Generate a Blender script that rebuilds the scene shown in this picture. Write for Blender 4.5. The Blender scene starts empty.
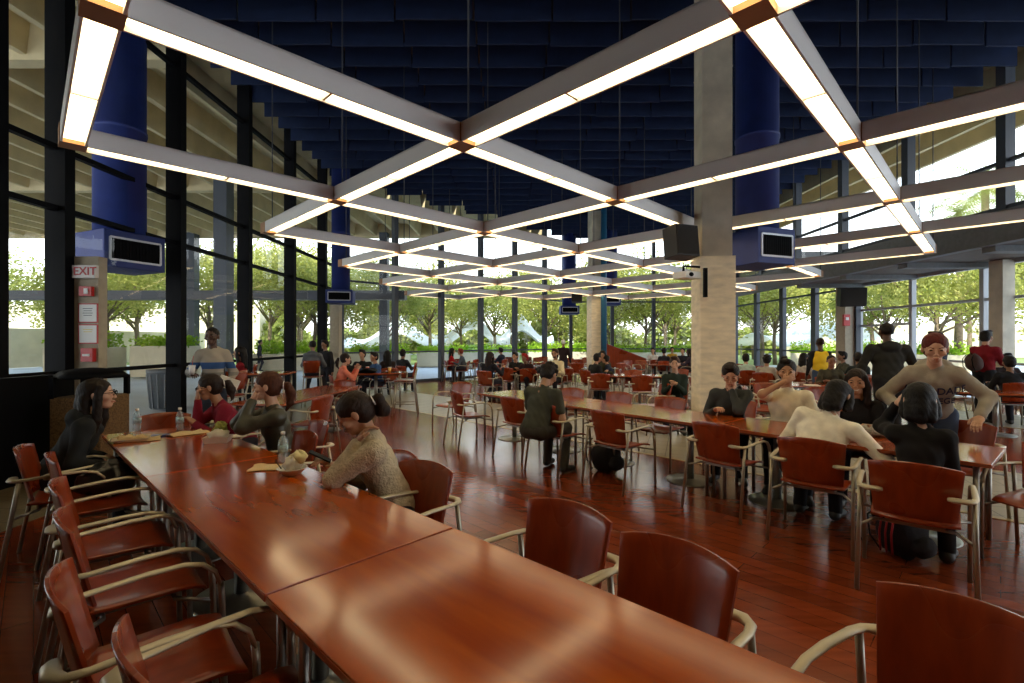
import bpy, math, random
import numpy as np
from mathutils import Vector, Matrix
random.seed(7); np.random.seed(7)
C = bpy.context.scene.collection
R = math.radians
PI = math.pi
FPX = 1024 * 17.0 / 36.0
EYE = 1.6

def at(px, py, z=0.0):
    """point of the horizontal plane z seen at a pixel of the photograph (world axes = room axes)"""
    d = FPX * (EYE - z) / (py - 341.5)
    return Vector(((px - 512) / FPX * d, d, z))

def dirv(a):
    return Vector((math.sin(R(a)), math.cos(R(a)), 0))

# ---------------------------------------------------------------- materials
MATS = {}
def nodes_of(name):
    m = bpy.data.materials.new(name); m.use_nodes = True
    nt = m.node_tree; nt.nodes.clear()
    out = nt.nodes.new('ShaderNodeOutputMaterial')
    return m, nt, out

def pbr(name, col, rough=0.6, metal=0.0, spec=0.5, noise=0.0, nscale=12.0, bump=0.0, bscale=60.0, coat=0.0, stretch=(1, 1, 1)):
    if name in MATS: return MATS[name]
    m, nt, out = nodes_of(name)
    b = nt.nodes.new('ShaderNodeBsdfPrincipled')
    b.inputs['Base Color'].default_value = (*col, 1)
    b.inputs['Roughness'].default_value = rough
    b.inputs['Metallic'].default_value = metal
    b.inputs['Specular IOR Level'].default_value = spec
    b.inputs['Coat Weight'].default_value = coat
    b.inputs['Coat Roughness'].default_value = 0.12
    nt.links.new(b.outputs[0], out.inputs[0])
    if noise or bump:
        tc = nt.nodes.new('ShaderNodeTexCoord'); mp = nt.nodes.new('ShaderNodeMapping')
        mp.inputs['Scale'].default_value = stretch
        nt.links.new(tc.outputs['Object'], mp.inputs[0])
    if noise:
        n = nt.nodes.new('ShaderNodeTexNoise'); n.inputs['Scale'].default_value = nscale; n.inputs['Detail'].default_value = 5
        nt.links.new(mp.outputs[0], n.inputs['Vector'])
        r = nt.nodes.new('ShaderNodeValToRGB')
        r.color_ramp.elements[0].position = 0.3; r.color_ramp.elements[1].position = 0.7
        r.color_ramp.elements[0].color = (*[max(0, c * (1 - noise)) for c in col], 1)
        r.color_ramp.elements[1].color = (*[min(1, c * (1 + noise)) for c in col], 1)
        nt.links.new(n.outputs['Fac'], r.inputs[0]); nt.links.new(r.outputs[0], b.inputs['Base Color'])
    if bump:
        n2 = nt.nodes.new('ShaderNodeTexNoise'); n2.inputs['Scale'].default_value = bscale
        nt.links.new(mp.outputs[0], n2.inputs['Vector'])
        bp = nt.nodes.new('ShaderNodeBump'); bp.inputs['Strength'].default_value = bump; bp.inputs['Distance'].default_value = 0.01
        nt.links.new(n2.outputs['Fac'], bp.inputs['Height']); nt.links.new(bp.outputs[0], b.inputs['Normal'])
    MATS[name] = m
    return m

def emis(name, col, s):
    if name in MATS: return MATS[name]
    m, nt, out = nodes_of(name)
    e = nt.nodes.new('ShaderNodeEmission'); e.inputs[0].default_value = (*col, 1); e.inputs[1].default_value = s
    nt.links.new(e.outputs[0], out.inputs[0]); MATS[name] = m
    return m

def wood(name, c1, c2, rough=0.25, scale=1.0, axis='X', coat=0.3):
    m, nt, out = nodes_of(name)
    b = nt.nodes.new('ShaderNodeBsdfPrincipled')
    tc = nt.nodes.new('ShaderNodeTexCoord'); mp = nt.nodes.new('ShaderNodeMapping')
    mp.inputs['Scale'].default_value = {'X': (0.6, 5, 5), 'Y': (5, 0.6, 5), 'Z': (5, 5, 0.8)}[axis]
    n = nt.nodes.new('ShaderNodeTexNoise'); n.inputs['Scale'].default_value = 2.4 * scale; n.inputs['Detail'].default_value = 3; n.inputs['Distortion'].default_value = 0.2
    n3 = nt.nodes.new('ShaderNodeTexNoise'); n3.inputs['Scale'].default_value = 1.3; n3.inputs['Detail'].default_value = 2
    r = nt.nodes.new('ShaderNodeValToRGB'); r.color_ramp.elements[0].position = 0.32; r.color_ramp.elements[1].position = 0.7
    r.color_ramp.elements[0].color = (*c1, 1); r.color_ramp.elements[1].color = (*c2, 1)
    mx = nt.nodes.new('ShaderNodeMix'); mx.data_type = 'RGBA'; mx.blend_type = 'MULTIPLY'; mx.inputs[0].default_value = 0.5
    r2 = nt.nodes.new('ShaderNodeValToRGB'); r2.color_ramp.elements[0].color = (0.6, 0.6, 0.6, 1); r2.color_ramp.elements[1].color = (1, 1, 1, 1)
    r2.color_ramp.elements[0].position = 0.35; r2.color_ramp.elements[1].position = 0.65
    L = nt.links.new
    L(tc.outputs['Object'], mp.inputs[0]); L(mp.outputs[0], n.inputs['Vector']); L(tc.outputs['Object'], n3.inputs['Vector'])
    L(n.outputs['Fac'], r.inputs[0]); L(n3.outputs['Fac'], r2.inputs[0])
    L(r.outputs[0], mx.inputs[6]); L(r2.outputs[0], mx.inputs[7]); L(mx.outputs[2], b.inputs['Base Color'])
    rr = nt.nodes.new('ShaderNodeMapRange'); rr.inputs[3].default_value = rough * 0.75; rr.inputs[4].default_value = rough * 1.35
    L(n3.outputs['Fac'], rr.inputs[0]); L(rr.outputs[0], b.inputs['Roughness'])
    b.inputs['Coat Weight'].default_value = coat; b.inputs['Coat Roughness'].default_value = 0.15
    L(b.outputs[0], out.inputs[0]); MATS[name] = m
    return m

def floor_wood():
    m, nt, out = nodes_of('red_plank_floor')
    L = nt.links.new
    b = nt.nodes.new('ShaderNodeBsdfPrincipled')
    tc = nt.nodes.new('ShaderNodeTexCoord'); mp = nt.nodes.new('ShaderNodeMapping')
    mp.inputs['Rotation'].default_value = (0, 0, R(45.3))
    L(tc.outputs['Object'], mp.inputs[0])
    br = nt.nodes.new('ShaderNodeTexBrick')
    br.inputs['Scale'].default_value = 1.0
    br.inputs['Brick Width'].default_value = 1.3; br.inputs['Row Height'].default_value = 0.13
    br.inputs['Mortar Size'].default_value = 0.0025; br.inputs['Mortar Smooth'].default_value = 0.1
    br.offset = 0.37; br.inputs['Bias'].default_value = 0.0
    br.inputs['Color1'].default_value = (0.26, 0.050, 0.014, 1); br.inputs['Color2'].default_value = (0.15, 0.028, 0.009, 1)
    br.inputs['Mortar'].default_value = (0.09, 0.018, 0.008, 1)
    mp2 = nt.nodes.new('ShaderNodeMapping'); mp2.inputs['Rotation'].default_value = (0, 0, R(45.3)); mp2.inputs['Scale'].default_value = (0.7, 9, 1)
    L(tc.outputs['Object'], mp2.inputs[0])
    # swap so that planks run towards the far left
    L(mp.outputs[0], br.inputs['Vector'])
    n = nt.nodes.new('ShaderNodeTexNoise'); n.inputs['Scale'].default_value = 2.2; n.inputs['Detail'].default_value = 8
    L(mp2.outputs[0], n.inputs['Vector'])
    r = nt.nodes.new('ShaderNodeValToRGB'); r.color_ramp.elements[0].position = 0.3; r.color_ramp.elements[1].position = 0.75
    r.color_ramp.elements[0].color = (0.72, 0.68, 0.66, 1); r.color_ramp.elements[1].color = (1.2, 1.17, 1.12, 1)
    L(n.outputs['Fac'], r.inputs[0])
    mx = nt.nodes.new('ShaderNodeMix'); mx.data_type = 'RGBA'; mx.blend_type = 'MULTIPLY'; mx.inputs[0].default_value = 0.85
    L(br.outputs['Color'], mx.inputs[6]); L(r.outputs[0], mx.inputs[7]); L(mx.outputs[2], b.inputs['Base Color'])
    n2 = nt.nodes.new('ShaderNodeTexNoise'); n2.inputs['Scale'].default_value = 1.1; n2.inputs['Detail'].default_value = 4
    L(tc.outputs['Object'], n2.inputs['Vector'])
    rr = nt.nodes.new('ShaderNodeMapRange'); rr.inputs[3].default_value = 0.10; rr.inputs[4].default_value = 0.27
    L(n2.outputs['Fac'], rr.inputs[0]); L(rr.outputs[0], b.inputs['Roughness'])
    bp = nt.nodes.new('ShaderNodeBump'); bp.inputs['Strength'].default_value = 0.05; bp.inputs['Distance'].default_value = 0.003
    L(n.outputs['Fac'], bp.inputs['Height']); L(bp.outputs[0], b.inputs['Normal'])
    b.inputs['Specular IOR Level'].default_value = 0.42; b.inputs['Specular Tint'].default_value = (1.0, 0.8, 0.68, 1)
    L(b.outputs[0], out.inputs[0])
    return m

def tile_mat(name, c1, c2, grout, size=0.3, rot=0.3, rough=0.35):
    m, nt, out = nodes_of(name)
    L = nt.links.new
    b = nt.nodes.new('ShaderNodeBsdfPrincipled')
    tc = nt.nodes.new('ShaderNodeTexCoord'); mp = nt.nodes.new('ShaderNodeMapping'); mp.inputs['Rotation'].default_value = (0, 0, rot)
    L(tc.outputs['Object'], mp.inputs[0])
    br = nt.nodes.new('ShaderNodeTexBrick'); br.offset = 0.0
    br.inputs['Scale'].default_value = 1.0
    br.inputs['Brick Width'].default_value = size; br.inputs['Row Height'].default_value = size; br.inputs['Mortar Size'].default_value = 0.006
    br.inputs['Color1'].default_value = (*c1, 1); br.inputs['Color2'].default_value = (*c2, 1); br.inputs['Mortar'].default_value = (*grout, 1)
    L(mp.outputs[0], br.inputs['Vector']); L(br.outputs['Color'], b.inputs['Base Color'])
    b.inputs['Roughness'].default_value = rough
    L(b.outputs[0], out.inputs[0]); MATS[name] = m
    return m

def glass_mat():
    m, nt, out = nodes_of('window_glass')
    L = nt.links.new
    t = nt.nodes.new('ShaderNodeBsdfTransparent'); t.inputs[0].default_value = (0.9, 0.94, 0.95, 1)
    g = nt.nodes.new('ShaderNodeBsdfGlossy'); g.inputs['Roughness'].default_value = 0.0
    f = nt.nodes.new('ShaderNodeFresnel'); f.inputs[0].default_value = 1.35
    mx = nt.nodes.new('ShaderNodeMixShader')
    L(f.outputs[0], mx.inputs[0]); L(t.outputs[0], mx.inputs[1]); L(g.outputs[0], mx.inputs[2]); L(mx.outputs[0], out.inputs[0])
    return m

def clear_mat(name, col, fac=0.25):
    m, nt, out = nodes_of(name)
    L = nt.links.new
    t = nt.nodes.new('ShaderNodeBsdfTransparent'); t.inputs[0].default_value = (*col, 1)
    g = nt.nodes.new('ShaderNodeBsdfPrincipled'); g.inputs['Roughness'].default_value = 0.08; g.inputs['Base Color'].default_value = (0.75, 0.85, 0.9, 1)
    mx = nt.nodes.new('ShaderNodeMixShader'); mx.inputs[0].default_value = fac
    L(t.outputs[0], mx.inputs[1]); L(g.outputs[0], mx.inputs[2]); L(mx.outputs[0], out.inputs[0])
    return m

def leaf_mat(name, c, c2):
    m, nt, out = nodes_of(name)
    L = nt.links.new
    d = nt.nodes.new('ShaderNodeBsdfDiffuse'); t = nt.nodes.new('ShaderNodeBsdfTranslucent')
    tc = nt.nodes.new('ShaderNodeTexCoord'); n = nt.nodes.new('ShaderNodeTexNoise'); n.inputs['Scale'].default_value = 1.2; n.inputs['Detail'].default_value = 4
    L(tc.outputs['Object'], n.inputs['Vector'])
    r = nt.nodes.new('ShaderNodeValToRGB'); r.color_ramp.elements[0].position = 0.35; r.color_ramp.elements[1].position = 0.65
    r.color_ramp.elements[0].color = (*c, 1); r.color_ramp.elements[1].color = (*c2, 1)
    L(n.outputs['Fac'], r.inputs[0]); L(r.outputs[0], d.inputs[0]); L(r.outputs[0], t.inputs[0])
    mx = nt.nodes.new('ShaderNodeMixShader'); mx.inputs[0].default_value = 0.45
    L(d.outputs[0], mx.inputs[1]); L(t.outputs[0], mx.inputs[2]); L(mx.outputs[0], out.inputs[0])
    MATS[name] = m
    return m

M = {}
M['floor'] = floor_wood()
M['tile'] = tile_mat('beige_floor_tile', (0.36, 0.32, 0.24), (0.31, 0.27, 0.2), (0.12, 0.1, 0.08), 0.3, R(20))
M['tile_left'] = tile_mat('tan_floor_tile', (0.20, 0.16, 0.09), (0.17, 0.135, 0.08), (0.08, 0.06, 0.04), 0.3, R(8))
M['glass'] = glass_mat()
M['table'] = wood('table_veneer', (0.36, 0.055, 0.003), (0.50, 0.095, 0.004), 0.125, 1.0, 'Y', 0.5)
M['tabledark'] = pbr('table_underside', (0.05, 0.02, 0.015), 0.5)
M['edge'] = pbr('table_edge_band', (0.36, 0.09, 0.03), 0.3)
M['ply'] = wood('chair_plywood', (0.25, 0.032, 0.007), (0.38, 0.056, 0.010), 0.28, 1.4, 'Z', 0.35)
M['metal'] = pbr('champagne_steel', (0.42, 0.39, 0.31), 0.38, 0.75)
M['pad'] = pbr('grey_armrest_pad', (0.56, 0.51, 0.38), 0.42, 0.35)
M['steel'] = pbr('brushed_steel', (0.34, 0.33, 0.30), 0.35, 0.8)
M['disc'] = pbr('pedestal_disc_metal', (0.25, 0.25, 0.22), 0.3, 0.7)
M['black'] = pbr('black_steel', (0.004, 0.004, 0.005), 0.6, 0.0, 0.08)
M['darkgrey'] = pbr('dark_grey_frame', (0.05, 0.055, 0.07), 0.5)
M['greyframe'] = pbr('blue_grey_mullion', (0.05, 0.06, 0.08), 0.5)
M['lightframe'] = pbr('pale_grey_mullion', (0.42, 0.43, 0.45), 0.5)
M['blue'] = pbr('blue_duct_paint', (0.018, 0.036, 0.19), 0.6, noise=0.15, nscale=3)
M['bafflep'] = pbr('dark_blue_baffle', (0.008, 0.020, 0.068), 0.9, noise=0.15, nscale=4)
M['ceil'] = pbr('black_ceiling', (0.006, 0.008, 0.014), 0.9)
M['housing'] = pbr('grey_light_housing', (0.86, 0.83, 0.8), 0.5, 0.0)
M['junction'] = pbr('tan_junction_plate', (0.4, 0.2, 0.09), 0.45, 0.3)
M['diffuser'] = emis('glowing_diffuser', (1.0, 0.75, 0.40), 6.5)
M['stone'] = pbr('travertine_cladding', (0.86, 0.75, 0.55), 0.65, noise=0.14, nscale=5, bump=0.2, stretch=(1, 1, 3))
M['conc'] = pbr('raw_concrete', (0.60, 0.54, 0.42), 0.85, noise=0.2, nscale=2.5, bump=0.3)
M['concout'] = pbr('outdoor_concrete_roof', (0.66, 0.54, 0.32), 0.9, noise=0.15, nscale=1.5)
M['soffit'] = pbr('grey_plaster_fascia', (0.22, 0.23, 0.23), 0.8, noise=0.1)
M['brown'] = pbr('brown_soffit', (0.12, 0.09, 0.065), 0.7, noise=0.2)
M['cream'] = pbr('cream_painted_post', (0.42, 0.36, 0.26), 0.7, noise=0.08)
M['white'] = pbr('white_plastic', (0.8, 0.8, 0.78), 0.4)
M['paper'] = pbr('white_paper', (0.82, 0.78, 0.66), 0.8, bump=0.3, bscale=40)
M['napkin'] = pbr('tan_paper_napkin', (0.72, 0.56, 0.30), 0.9, bump=0.4, bscale=50)
M['red'] = pbr('red_plastic', (0.5, 0.02, 0.02), 0.4)
M['plaza'] = pbr('pale_plaza_concrete', (0.55, 0.58, 0.62), 0.8, noise=0.08, nscale=0.6)
M['planter'] = pbr('planter_concrete', (0.62, 0.54, 0.38), 0.85, noise=0.12, nscale=1)
M['lawn'] = pbr('lawn_green', (0.16, 0.22, 0.05), 0.9, noise=0.4, nscale=3)
M['bark'] = pbr('grey_brown_bark', (0.18, 0.13, 0.08), 0.9, noise=0.3, nscale=8)
M['leafA'] = leaf_mat('sunlit_leaf', (0.26, 0.29, 0.05), (0.52, 0.50, 0.16))
M['leafB'] = leaf_mat('deep_green_leaf', (0.18, 0.23, 0.05), (0.38, 0.40, 0.12))
M['leafC'] = leaf_mat('hedge_leaf', (0.16, 0.32, 0.02), (0.45, 0.6, 0.06))
M['tent'] = leaf_mat('white_tent_fabric', (0.85, 0.87, 0.9), (0.95, 0.95, 0.95))

# ---------------------------------------------------------------- mesh helpers
class MB:
    def __init__(s): s.v = []; s.f = []; s.sm = []
    def add(s, vs, fs, smooth=False):
        o = len(s.v); s.v.extend([tuple(v) for v in vs]); s.f.extend([tuple(i + o for i in f) for f in fs]); s.sm.extend([smooth] * len(fs)); return s
    def box(s, c, d, rz=0.0, m=None):
        x, y, z = d[0] / 2, d[1] / 2, d[2] / 2
        ca, sa = math.cos(rz), math.sin(rz)
        vs = []
        for sx, sy, sz in ((-1, -1, -1), (1, -1, -1), (1, 1, -1), (-1, 1, -1), (-1, -1, 1), (1, -1, 1), (1, 1, 1), (-1, 1, 1)):
            p = Vector((sx * x, sy * y, sz * z))
            if m is not None: p = m @ p
            vs.append((c[0] + p.x * ca - p.y * sa, c[1] + p.x * sa + p.y * ca, c[2] + p.z))
        return s.add(vs, [(0, 3, 2, 1), (4, 5, 6, 7), (0, 1, 5, 4), (1, 2, 6, 5), (2, 3, 7, 6), (3, 0, 4, 7)])
    def bar(s, a, b, w, h):
        """box beam from a to b, w wide (horizontal), h high"""
        a = Vector(a); b = Vector(b); d = (b - a); L = d.length; d.normalize()
        up = Vector((0, 0, 1)) if abs(d.z) < 0.95 else Vector((0, 1, 0))
        r = d.cross(up).normalized(); u = r.cross(d)
        vs = [p + r * (sx * w / 2) + u * (sz * h / 2) for p in (a, b) for sx, sz in ((-1, -1), (1, -1), (1, 1), (-1, 1))]
        return s.add(vs, [(0, 1, 2, 3), (4, 7, 6, 5), (0, 4, 5, 1), (1, 5, 6, 2), (2, 6, 7, 3), (3, 7, 4, 0)])
    def tube(s, pts, r, n=8, flat=1.0, caps=True, smooth=True):
        P = [Vector(p) for p in pts]; rs = r if isinstance(r, (list, tuple)) else [r] * len(P)
        vs = []; fs = []; ref = None
        for i, p in enumerate(P):
            if i == 0: d = P[1] - P[0]
            elif i == len(P) - 1: d = P[-1] - P[-2]
            else: d = (P[i + 1] - P[i]).normalized() + (P[i] - P[i - 1]).normalized()
            d.normalize()
            if ref is None:
                ref = Vector((0, 0, 1)) if abs(d.z) < 0.8 else Vector((0, 1, 0))
            a = d.cross(ref)
            if a.length < 1e-4: a = d.orthogonal()
            a.normalize(); b = a.cross(d).normalized(); ref = b
            for k in range(n):
                t = 2 * PI * k / n
                vs.append(p + a * (math.cos(t) * rs[i]) + b * (math.sin(t) * rs[i] * flat))
        for i in range(len(P) - 1):
            for k in range(n):
                k2 = (k + 1) % n
                fs.append((i * n + k, i * n + k2, (i + 1) * n + k2, (i + 1) * n + k))
        s.add(vs, fs, smooth)
        if caps:
            o = len(s.v) - len(vs)
            s.f.append(tuple(o + k for k in reversed(range(n)))); s.sm.append(False)
            s.f.append(tuple(o + (len(P) - 1) * n + k for k in range(n))); s.sm.append(False)
        return s
    def lathe(s, prof, c=(0, 0, 0), n=24, smooth=True):
        vs = []; fs = []
        for r_, z in prof:
            for k in range(n):
                t = 2 * PI * k / n; vs.append((c[0] + r_ * math.cos(t), c[1] + r_ * math.sin(t), c[2] + z))
        for i in range(len(prof) - 1):
            for k in range(n):
                k2 = (k + 1) % n; fs.append((i * n + k, i * n + k2, (i + 1) * n + k2, (i + 1) * n + k))
        fs.append(tuple(reversed(range(n)))); fs.append(tuple((len(prof) - 1) * n + k for k in range(n)))
        return s.add(vs, fs, smooth)
    def sheet(s, fn, nu, nv, th, smooth=True):
        """curved panel: fn(u,v)->(point, normal), u,v in 0..1, thickness th"""
        top = []; bot = []
        for i in range(nu + 1):
            for j in range(nv + 1):
                p, nn = fn(i / nu, j / nv); p = Vector(p); nn = Vector(nn).normalized()
                top.append(p + nn * th / 2); bot.append(p - nn * th / 2)
        N = len(top); W = nv + 1; fs = []
        for i in range(nu):
            for j in range(nv):
                a = i * W + j
                fs.append((a, a + W, a + W + 1, a + 1)); fs.append((N + a, N + a + 1, N + a + W + 1, N + a + W))
        s.add(top + bot, fs, smooth); o = len(s.v) - 2 * N
        def q(a, b): s.f.append((o + a, o + b, o + N + b, o + N + a)); s.sm.append(False)
        for j in range(nv): q(j, j + 1); q(nu * W + j + 1, nu * W + j)
        for i in range(nu): q((i + 1) * W, i * W); q(i * W + nv, (i + 1) * W + nv)
        return s
    def build(s, name, mat, parent=None, loc=None, rz=0.0):
        me = bpy.data.meshes.new(name); me.from_pydata(s.v, [], s.f); me.update()
        me.polygons.foreach_set('use_smooth', s.sm)
        if mat: me.materials.append(mat)
        return link(name, me, parent, loc, rz)

def link(name, me, parent=None, loc=None, rz=0.0):
    o = bpy.data.objects.new(name, me); C.objects.link(o)
    if parent is not None: o.parent = parent
    if loc is not None: o.location = loc
    if rz: o.rotation_euler = (0, 0, rz)
    return o

def tag(o, label=None, cat=None, group=None, kind=None):
    if label: o['label'] = label
    if cat: o['category'] = cat
    if group: o['group'] = group
    if kind: o['kind'] = kind
    return o

def empty(name, loc=(0, 0, 0), rz=0.0):
    o = bpy.data.objects.new(name, None); C.objects.link(o); o.location = loc; o.rotation_euler = (0, 0, rz); o.empty_display_size = 0.1
    return o

def copy_tree(o, parent=None):
    c = o.copy(); C.objects.link(c)
    if parent is not None: c.parent = parent
    for ch in list(o.children): copy_tree(ch, c)
    return c

def struct(o): o['kind'] = 'structure'; return o
def bevel(o, w=0.004, seg=2):
    b = o.modifiers.new('soft_edge', 'BEVEL'); b.width = w; b.segments = seg; b.limit_method = 'ANGLE'; return o

# ---------------------------------------------------------------- camera, light, world
cam_d = bpy.data.cameras.new('camera'); cam = bpy.data.objects.new('camera', cam_d); C.objects.link(cam)
cam_d.lens = 17; cam_d.sensor_width = 36; cam_d.clip_end = 400; cam_d.clip_start = 0.05
cam.location = (0, 0, EYE); cam.rotation_euler = (PI / 2, 0, 0)
bpy.context.scene.camera = cam

W = bpy.data.worlds.new('sky'); bpy.context.scene.world = W; W.use_nodes = True
nt = W.node_tree; nt.nodes.clear()
wo = nt.nodes.new('ShaderNodeOutputWorld'); bg = nt.nodes.new('ShaderNodeBackground')
tc = nt.nodes.new('ShaderNodeTexCoord'); sp = nt.nodes.new('ShaderNodeSeparateXYZ'); rp = nt.nodes.new('ShaderNodeValToRGB')
rp.color_ramp.elements[0].position = 0.0; rp.color_ramp.elements[0].color = (1.0, 0.98, 0.94, 1)
rp.color_ramp.elements[1].position = 0.75; rp.color_ramp.elements[1].color = (0.55, 0.74, 1.0, 1)
nt.links.new(tc.outputs['Generated'], sp.inputs[0]); nt.links.new(sp.outputs['Z'], rp.inputs[0]); nt.links.new(rp.outputs[0], bg.inputs[0])
bg.inputs[1].default_value = 3.6
nt.links.new(bg.outputs[0], wo.inputs[0])
sd = bpy.data.lights.new('sun', 'SUN'); sd.energy = 9.0; sd.angle = R(1.0); sd.color = (1.0, 0.93, 0.78)
so = bpy.data.objects.new('sun', sd); C.objects.link(so)
so.rotation_euler = Vector((0.45, 1.0, -1.15)).to_track_quat('-Z', 'Y').to_euler()

sc = bpy.context.scene
sc.view_settings.view_transform = 'Standard'; sc.view_settings.look = 'None'; sc.view_settings.exposure = 0.0; sc.view_settings.gamma = 1.0
sc.cycles.use_denoising = True
try: sc.cycles.denoiser = 'OPENIMAGEDENOISE'
except Exception: pass
sc.cycles.max_bounces = 7; sc.cycles.diffuse_bounces = 4; sc.cycles.glossy_bounces = 3; sc.cycles.transparent_max_bounces = 14
sc.cycles.caustics_reflective = False; sc.cycles.caustics_refractive = False
sc.cycles.sample_clamp_indirect = 6.0
sc.cycles.use_adaptive_sampling = True

# ---------------------------------------------------------------- room shell
XL, XR, XC, YF, YB = -6.0, 12.3, 10.0, 26.3, -5.0
CUX, CUY = XL, 16.9                     # where the left wall turns along the diagonal
DX, DY = 3.2, 26.3
ZC = 7.0
# floor: boards, with tile bands laid in strips
def rotpt(u, v):   # u along the row direction (far left), v across (far right)
    a = R(45.3); return (v * math.sin(a) - u * math.cos(a) * 1.0, v * math.cos(a) + u * math.sin(a))
fl = MB(); fl.add([(XL - 0.3, YB, 0), (XR + 0.2, YB, 0), (XR + 0.2, YF + 0.1, 0), (DX, YF + 0.1, 0), (XL - 0.3, CUY, 0)], [(0, 1, 2, 3, 4)])
fl.add([(XL - 0.3, YB, -0.3), (XR + 0.2, YB, -0.3), (XR + 0.2, YF + 0.1, -0.3), (DX, YF + 0.1, -0.3), (XL - 0.3, CUY, -0.3)], [(4, 3, 2, 1, 0)])
struct(fl.build('floor', M['floor']))

def clip_poly(poly, n, c):   # keep points with n.p <= c
    out = []
    for i in range(len(poly)):
        p, q = poly[i], poly[(i + 1) % len(poly)]
        a = n[0] * p[0] + n[1] * p[1] - c; b = n[0] * q[0] + n[1] * q[1] - c
        if a <= 0: out.append(p)
        if a * b < 0:
            t = a / (a - b); out.append((p[0] + (q[0] - p[0]) * t, p[1] + (q[1] - p[1]) * t))
    return out
ROOM = [(XL, YB), (XR, YB), (XR, YF), (DX, YF), (XL, CUY)]
nX = (math.sin(R(45.3)), math.cos(R(45.3)))
def band(v0, v1, xmin=-99):
    p = clip_poly(ROOM, nX, v1); p = clip_poly(p, (-nX[0], -nX[1]), -v0); p = clip_poly(p, (-1, 0), -xmin); return p
def slab(name, poly, z0, z1, mat):
    n = len(poly); vs = [(x, y, z1) for x, y in poly] + [(x, y, z0) for x, y in poly]
    fs = [tuple(range(n)), tuple(reversed(range(n, 2 * n)))] + [(i, i + n, (i + 1) % n + n, (i + 1) % n) for i in range(n)]
    return struct(MB().add(vs, fs).build(name, mat))
slab('floor_tile_band', band(6.2, 8.44, -4.28), 0.0, 0.004, M['tile'])
slab('floor_tile_band', band(12.9, 15.2, -4.28), 0.0, 0.004, M['tile'])
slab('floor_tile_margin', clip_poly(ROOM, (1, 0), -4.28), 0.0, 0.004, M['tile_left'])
for v in (6.2, 8.44, 12.9):
    slab('trim_floor_strip', band(v - 0.03, v + 0.03, -4.28), 0.0, 0.006, pbr('brass_strip', (0.5, 0.4, 0.2), 0.35, 0.5))

# ceiling deck
slab('ceiling', [(XL - 0.4, YB), (XC + 0.3, YB), (XC + 0.3, YF + 0.3), (DX, YF + 0.3), (XL - 0.4, CUY)], 7.75, 8.0, M['ceil'])
slab('wall_back', [(XL - 0.1, YB - 0.2), (XR + 0.1, YB - 0.2), (XR + 0.1, YB), (XL - 0.1, YB)], 0, 7.8, M['brown'])
slab('wall_left', [(XL - 0.15, YB), (XL + 0.05, YB), (XL + 0.05, 1.6), (XL - 0.15, 1.6)], 0, 7.8, M['black'])

# glazing
wn = [0]
def bay(p0, p1, z0, z1, transoms, mw, mdp, mat, first=True, last=False, rail=None, sill=0.0):
    """one window bay between plan points p0 and p1"""
    wn[0] += 1
    a = Vector((*p0, 0)); b = Vector((*p1, 0)); d = (b - a).normalized(); L = (b - a).length
    nrm = Vector((d.y, -d.x, 0)); ang = math.atan2(d.y, d.x)
    w = struct(empty('window_%d' % wn[0], a))
    f = MB()
    zm = (z0 + z1) / 2; zh = z1 - z0
    ends = [0.0] + ([L] if last else [])
    for e in ends: f.box(d * e + Vector((0, 0, zm)), (mw, mdp, zh), ang)
    for t in transoms: f.box(d * (L / 2) + Vector((0, 0, t)), (L - mw, 0.09, 0.07), ang)
    f.box(d * (L / 2) + Vector((0, 0, z0 + 0.05 + sill / 2)), (L - mw, 0.12, 0.1 + sill), ang)
    f.box(d * (L / 2) + Vector((0, 0, z1 - 0.05)), (L - mw, 0.12, 0.1), ang)
    struct(f.build('window_frame', mat, w))
    zs = [z0 + 0.1 + sill] + sorted(transoms) + [z1 - 0.1]
    pb = MB()
    for i in range(len(zs) - 1):
        lo, hi = zs[i] + 0.02, zs[i + 1] - 0.02
        q = [d * (mw / 2), d * (L - mw / 2)]
        pb.add([q[0] + Vector((0, 0, lo)), q[1] + Vector((0, 0, lo)), q[1] + Vector((0, 0, hi)), q[0] + Vector((0, 0, hi))], [(0, 1, 2, 3)])
    struct(pb.build('pane', M['glass'], w))
    if rail:
        struct(MB().box(d * (L / 2) + Vector((0, 0, rail)), (L, 0.07, 0.06), ang).build('guard_rail', mat, w))
    return w
# left wall
ys = [6.42 + 2.22 * k for k in range(-2, 5)] + [CUY]
for i in range(len(ys) - 1):
    bay((XL, ys[i]), (XL, ys[i + 1]), 0, 7.75, (3.35, 4.15, 6.5), 0.15, 0.27, M['black'], rail=1.18)
# extra door jamb by the near bay
struct(MB().box((XL, 5.62, 3.87), (0.16, 0.14, 7.7)).build('trim_door_jamb', M['black']))
# diagonal wall
d = Vector((DX - CUX, DY - CUY, 0)); nb = 6
for i in range(nb):
    p0 = (CUX + d.x * i / nb, CUY + d.y * i / nb); p1 = (CUX + d.x * (i + 1) / nb, CUY + d.y * (i + 1) / nb)
    bay(p0, p1, 0, 7.75, (3.75,), 0.17, 0.22, M['greyframe'], rail=1.2)
for i in range(4):
    x0 = DX + (12.2 - DX) * i / 4; x1 = DX + (12.2 - DX) * (i + 1) / 4
    bay((x0, YF), (x1, YF), 0, 7.75, (3.75,), 0.17, 0.2, M['darkgrey'], rail=1.2)
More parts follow.
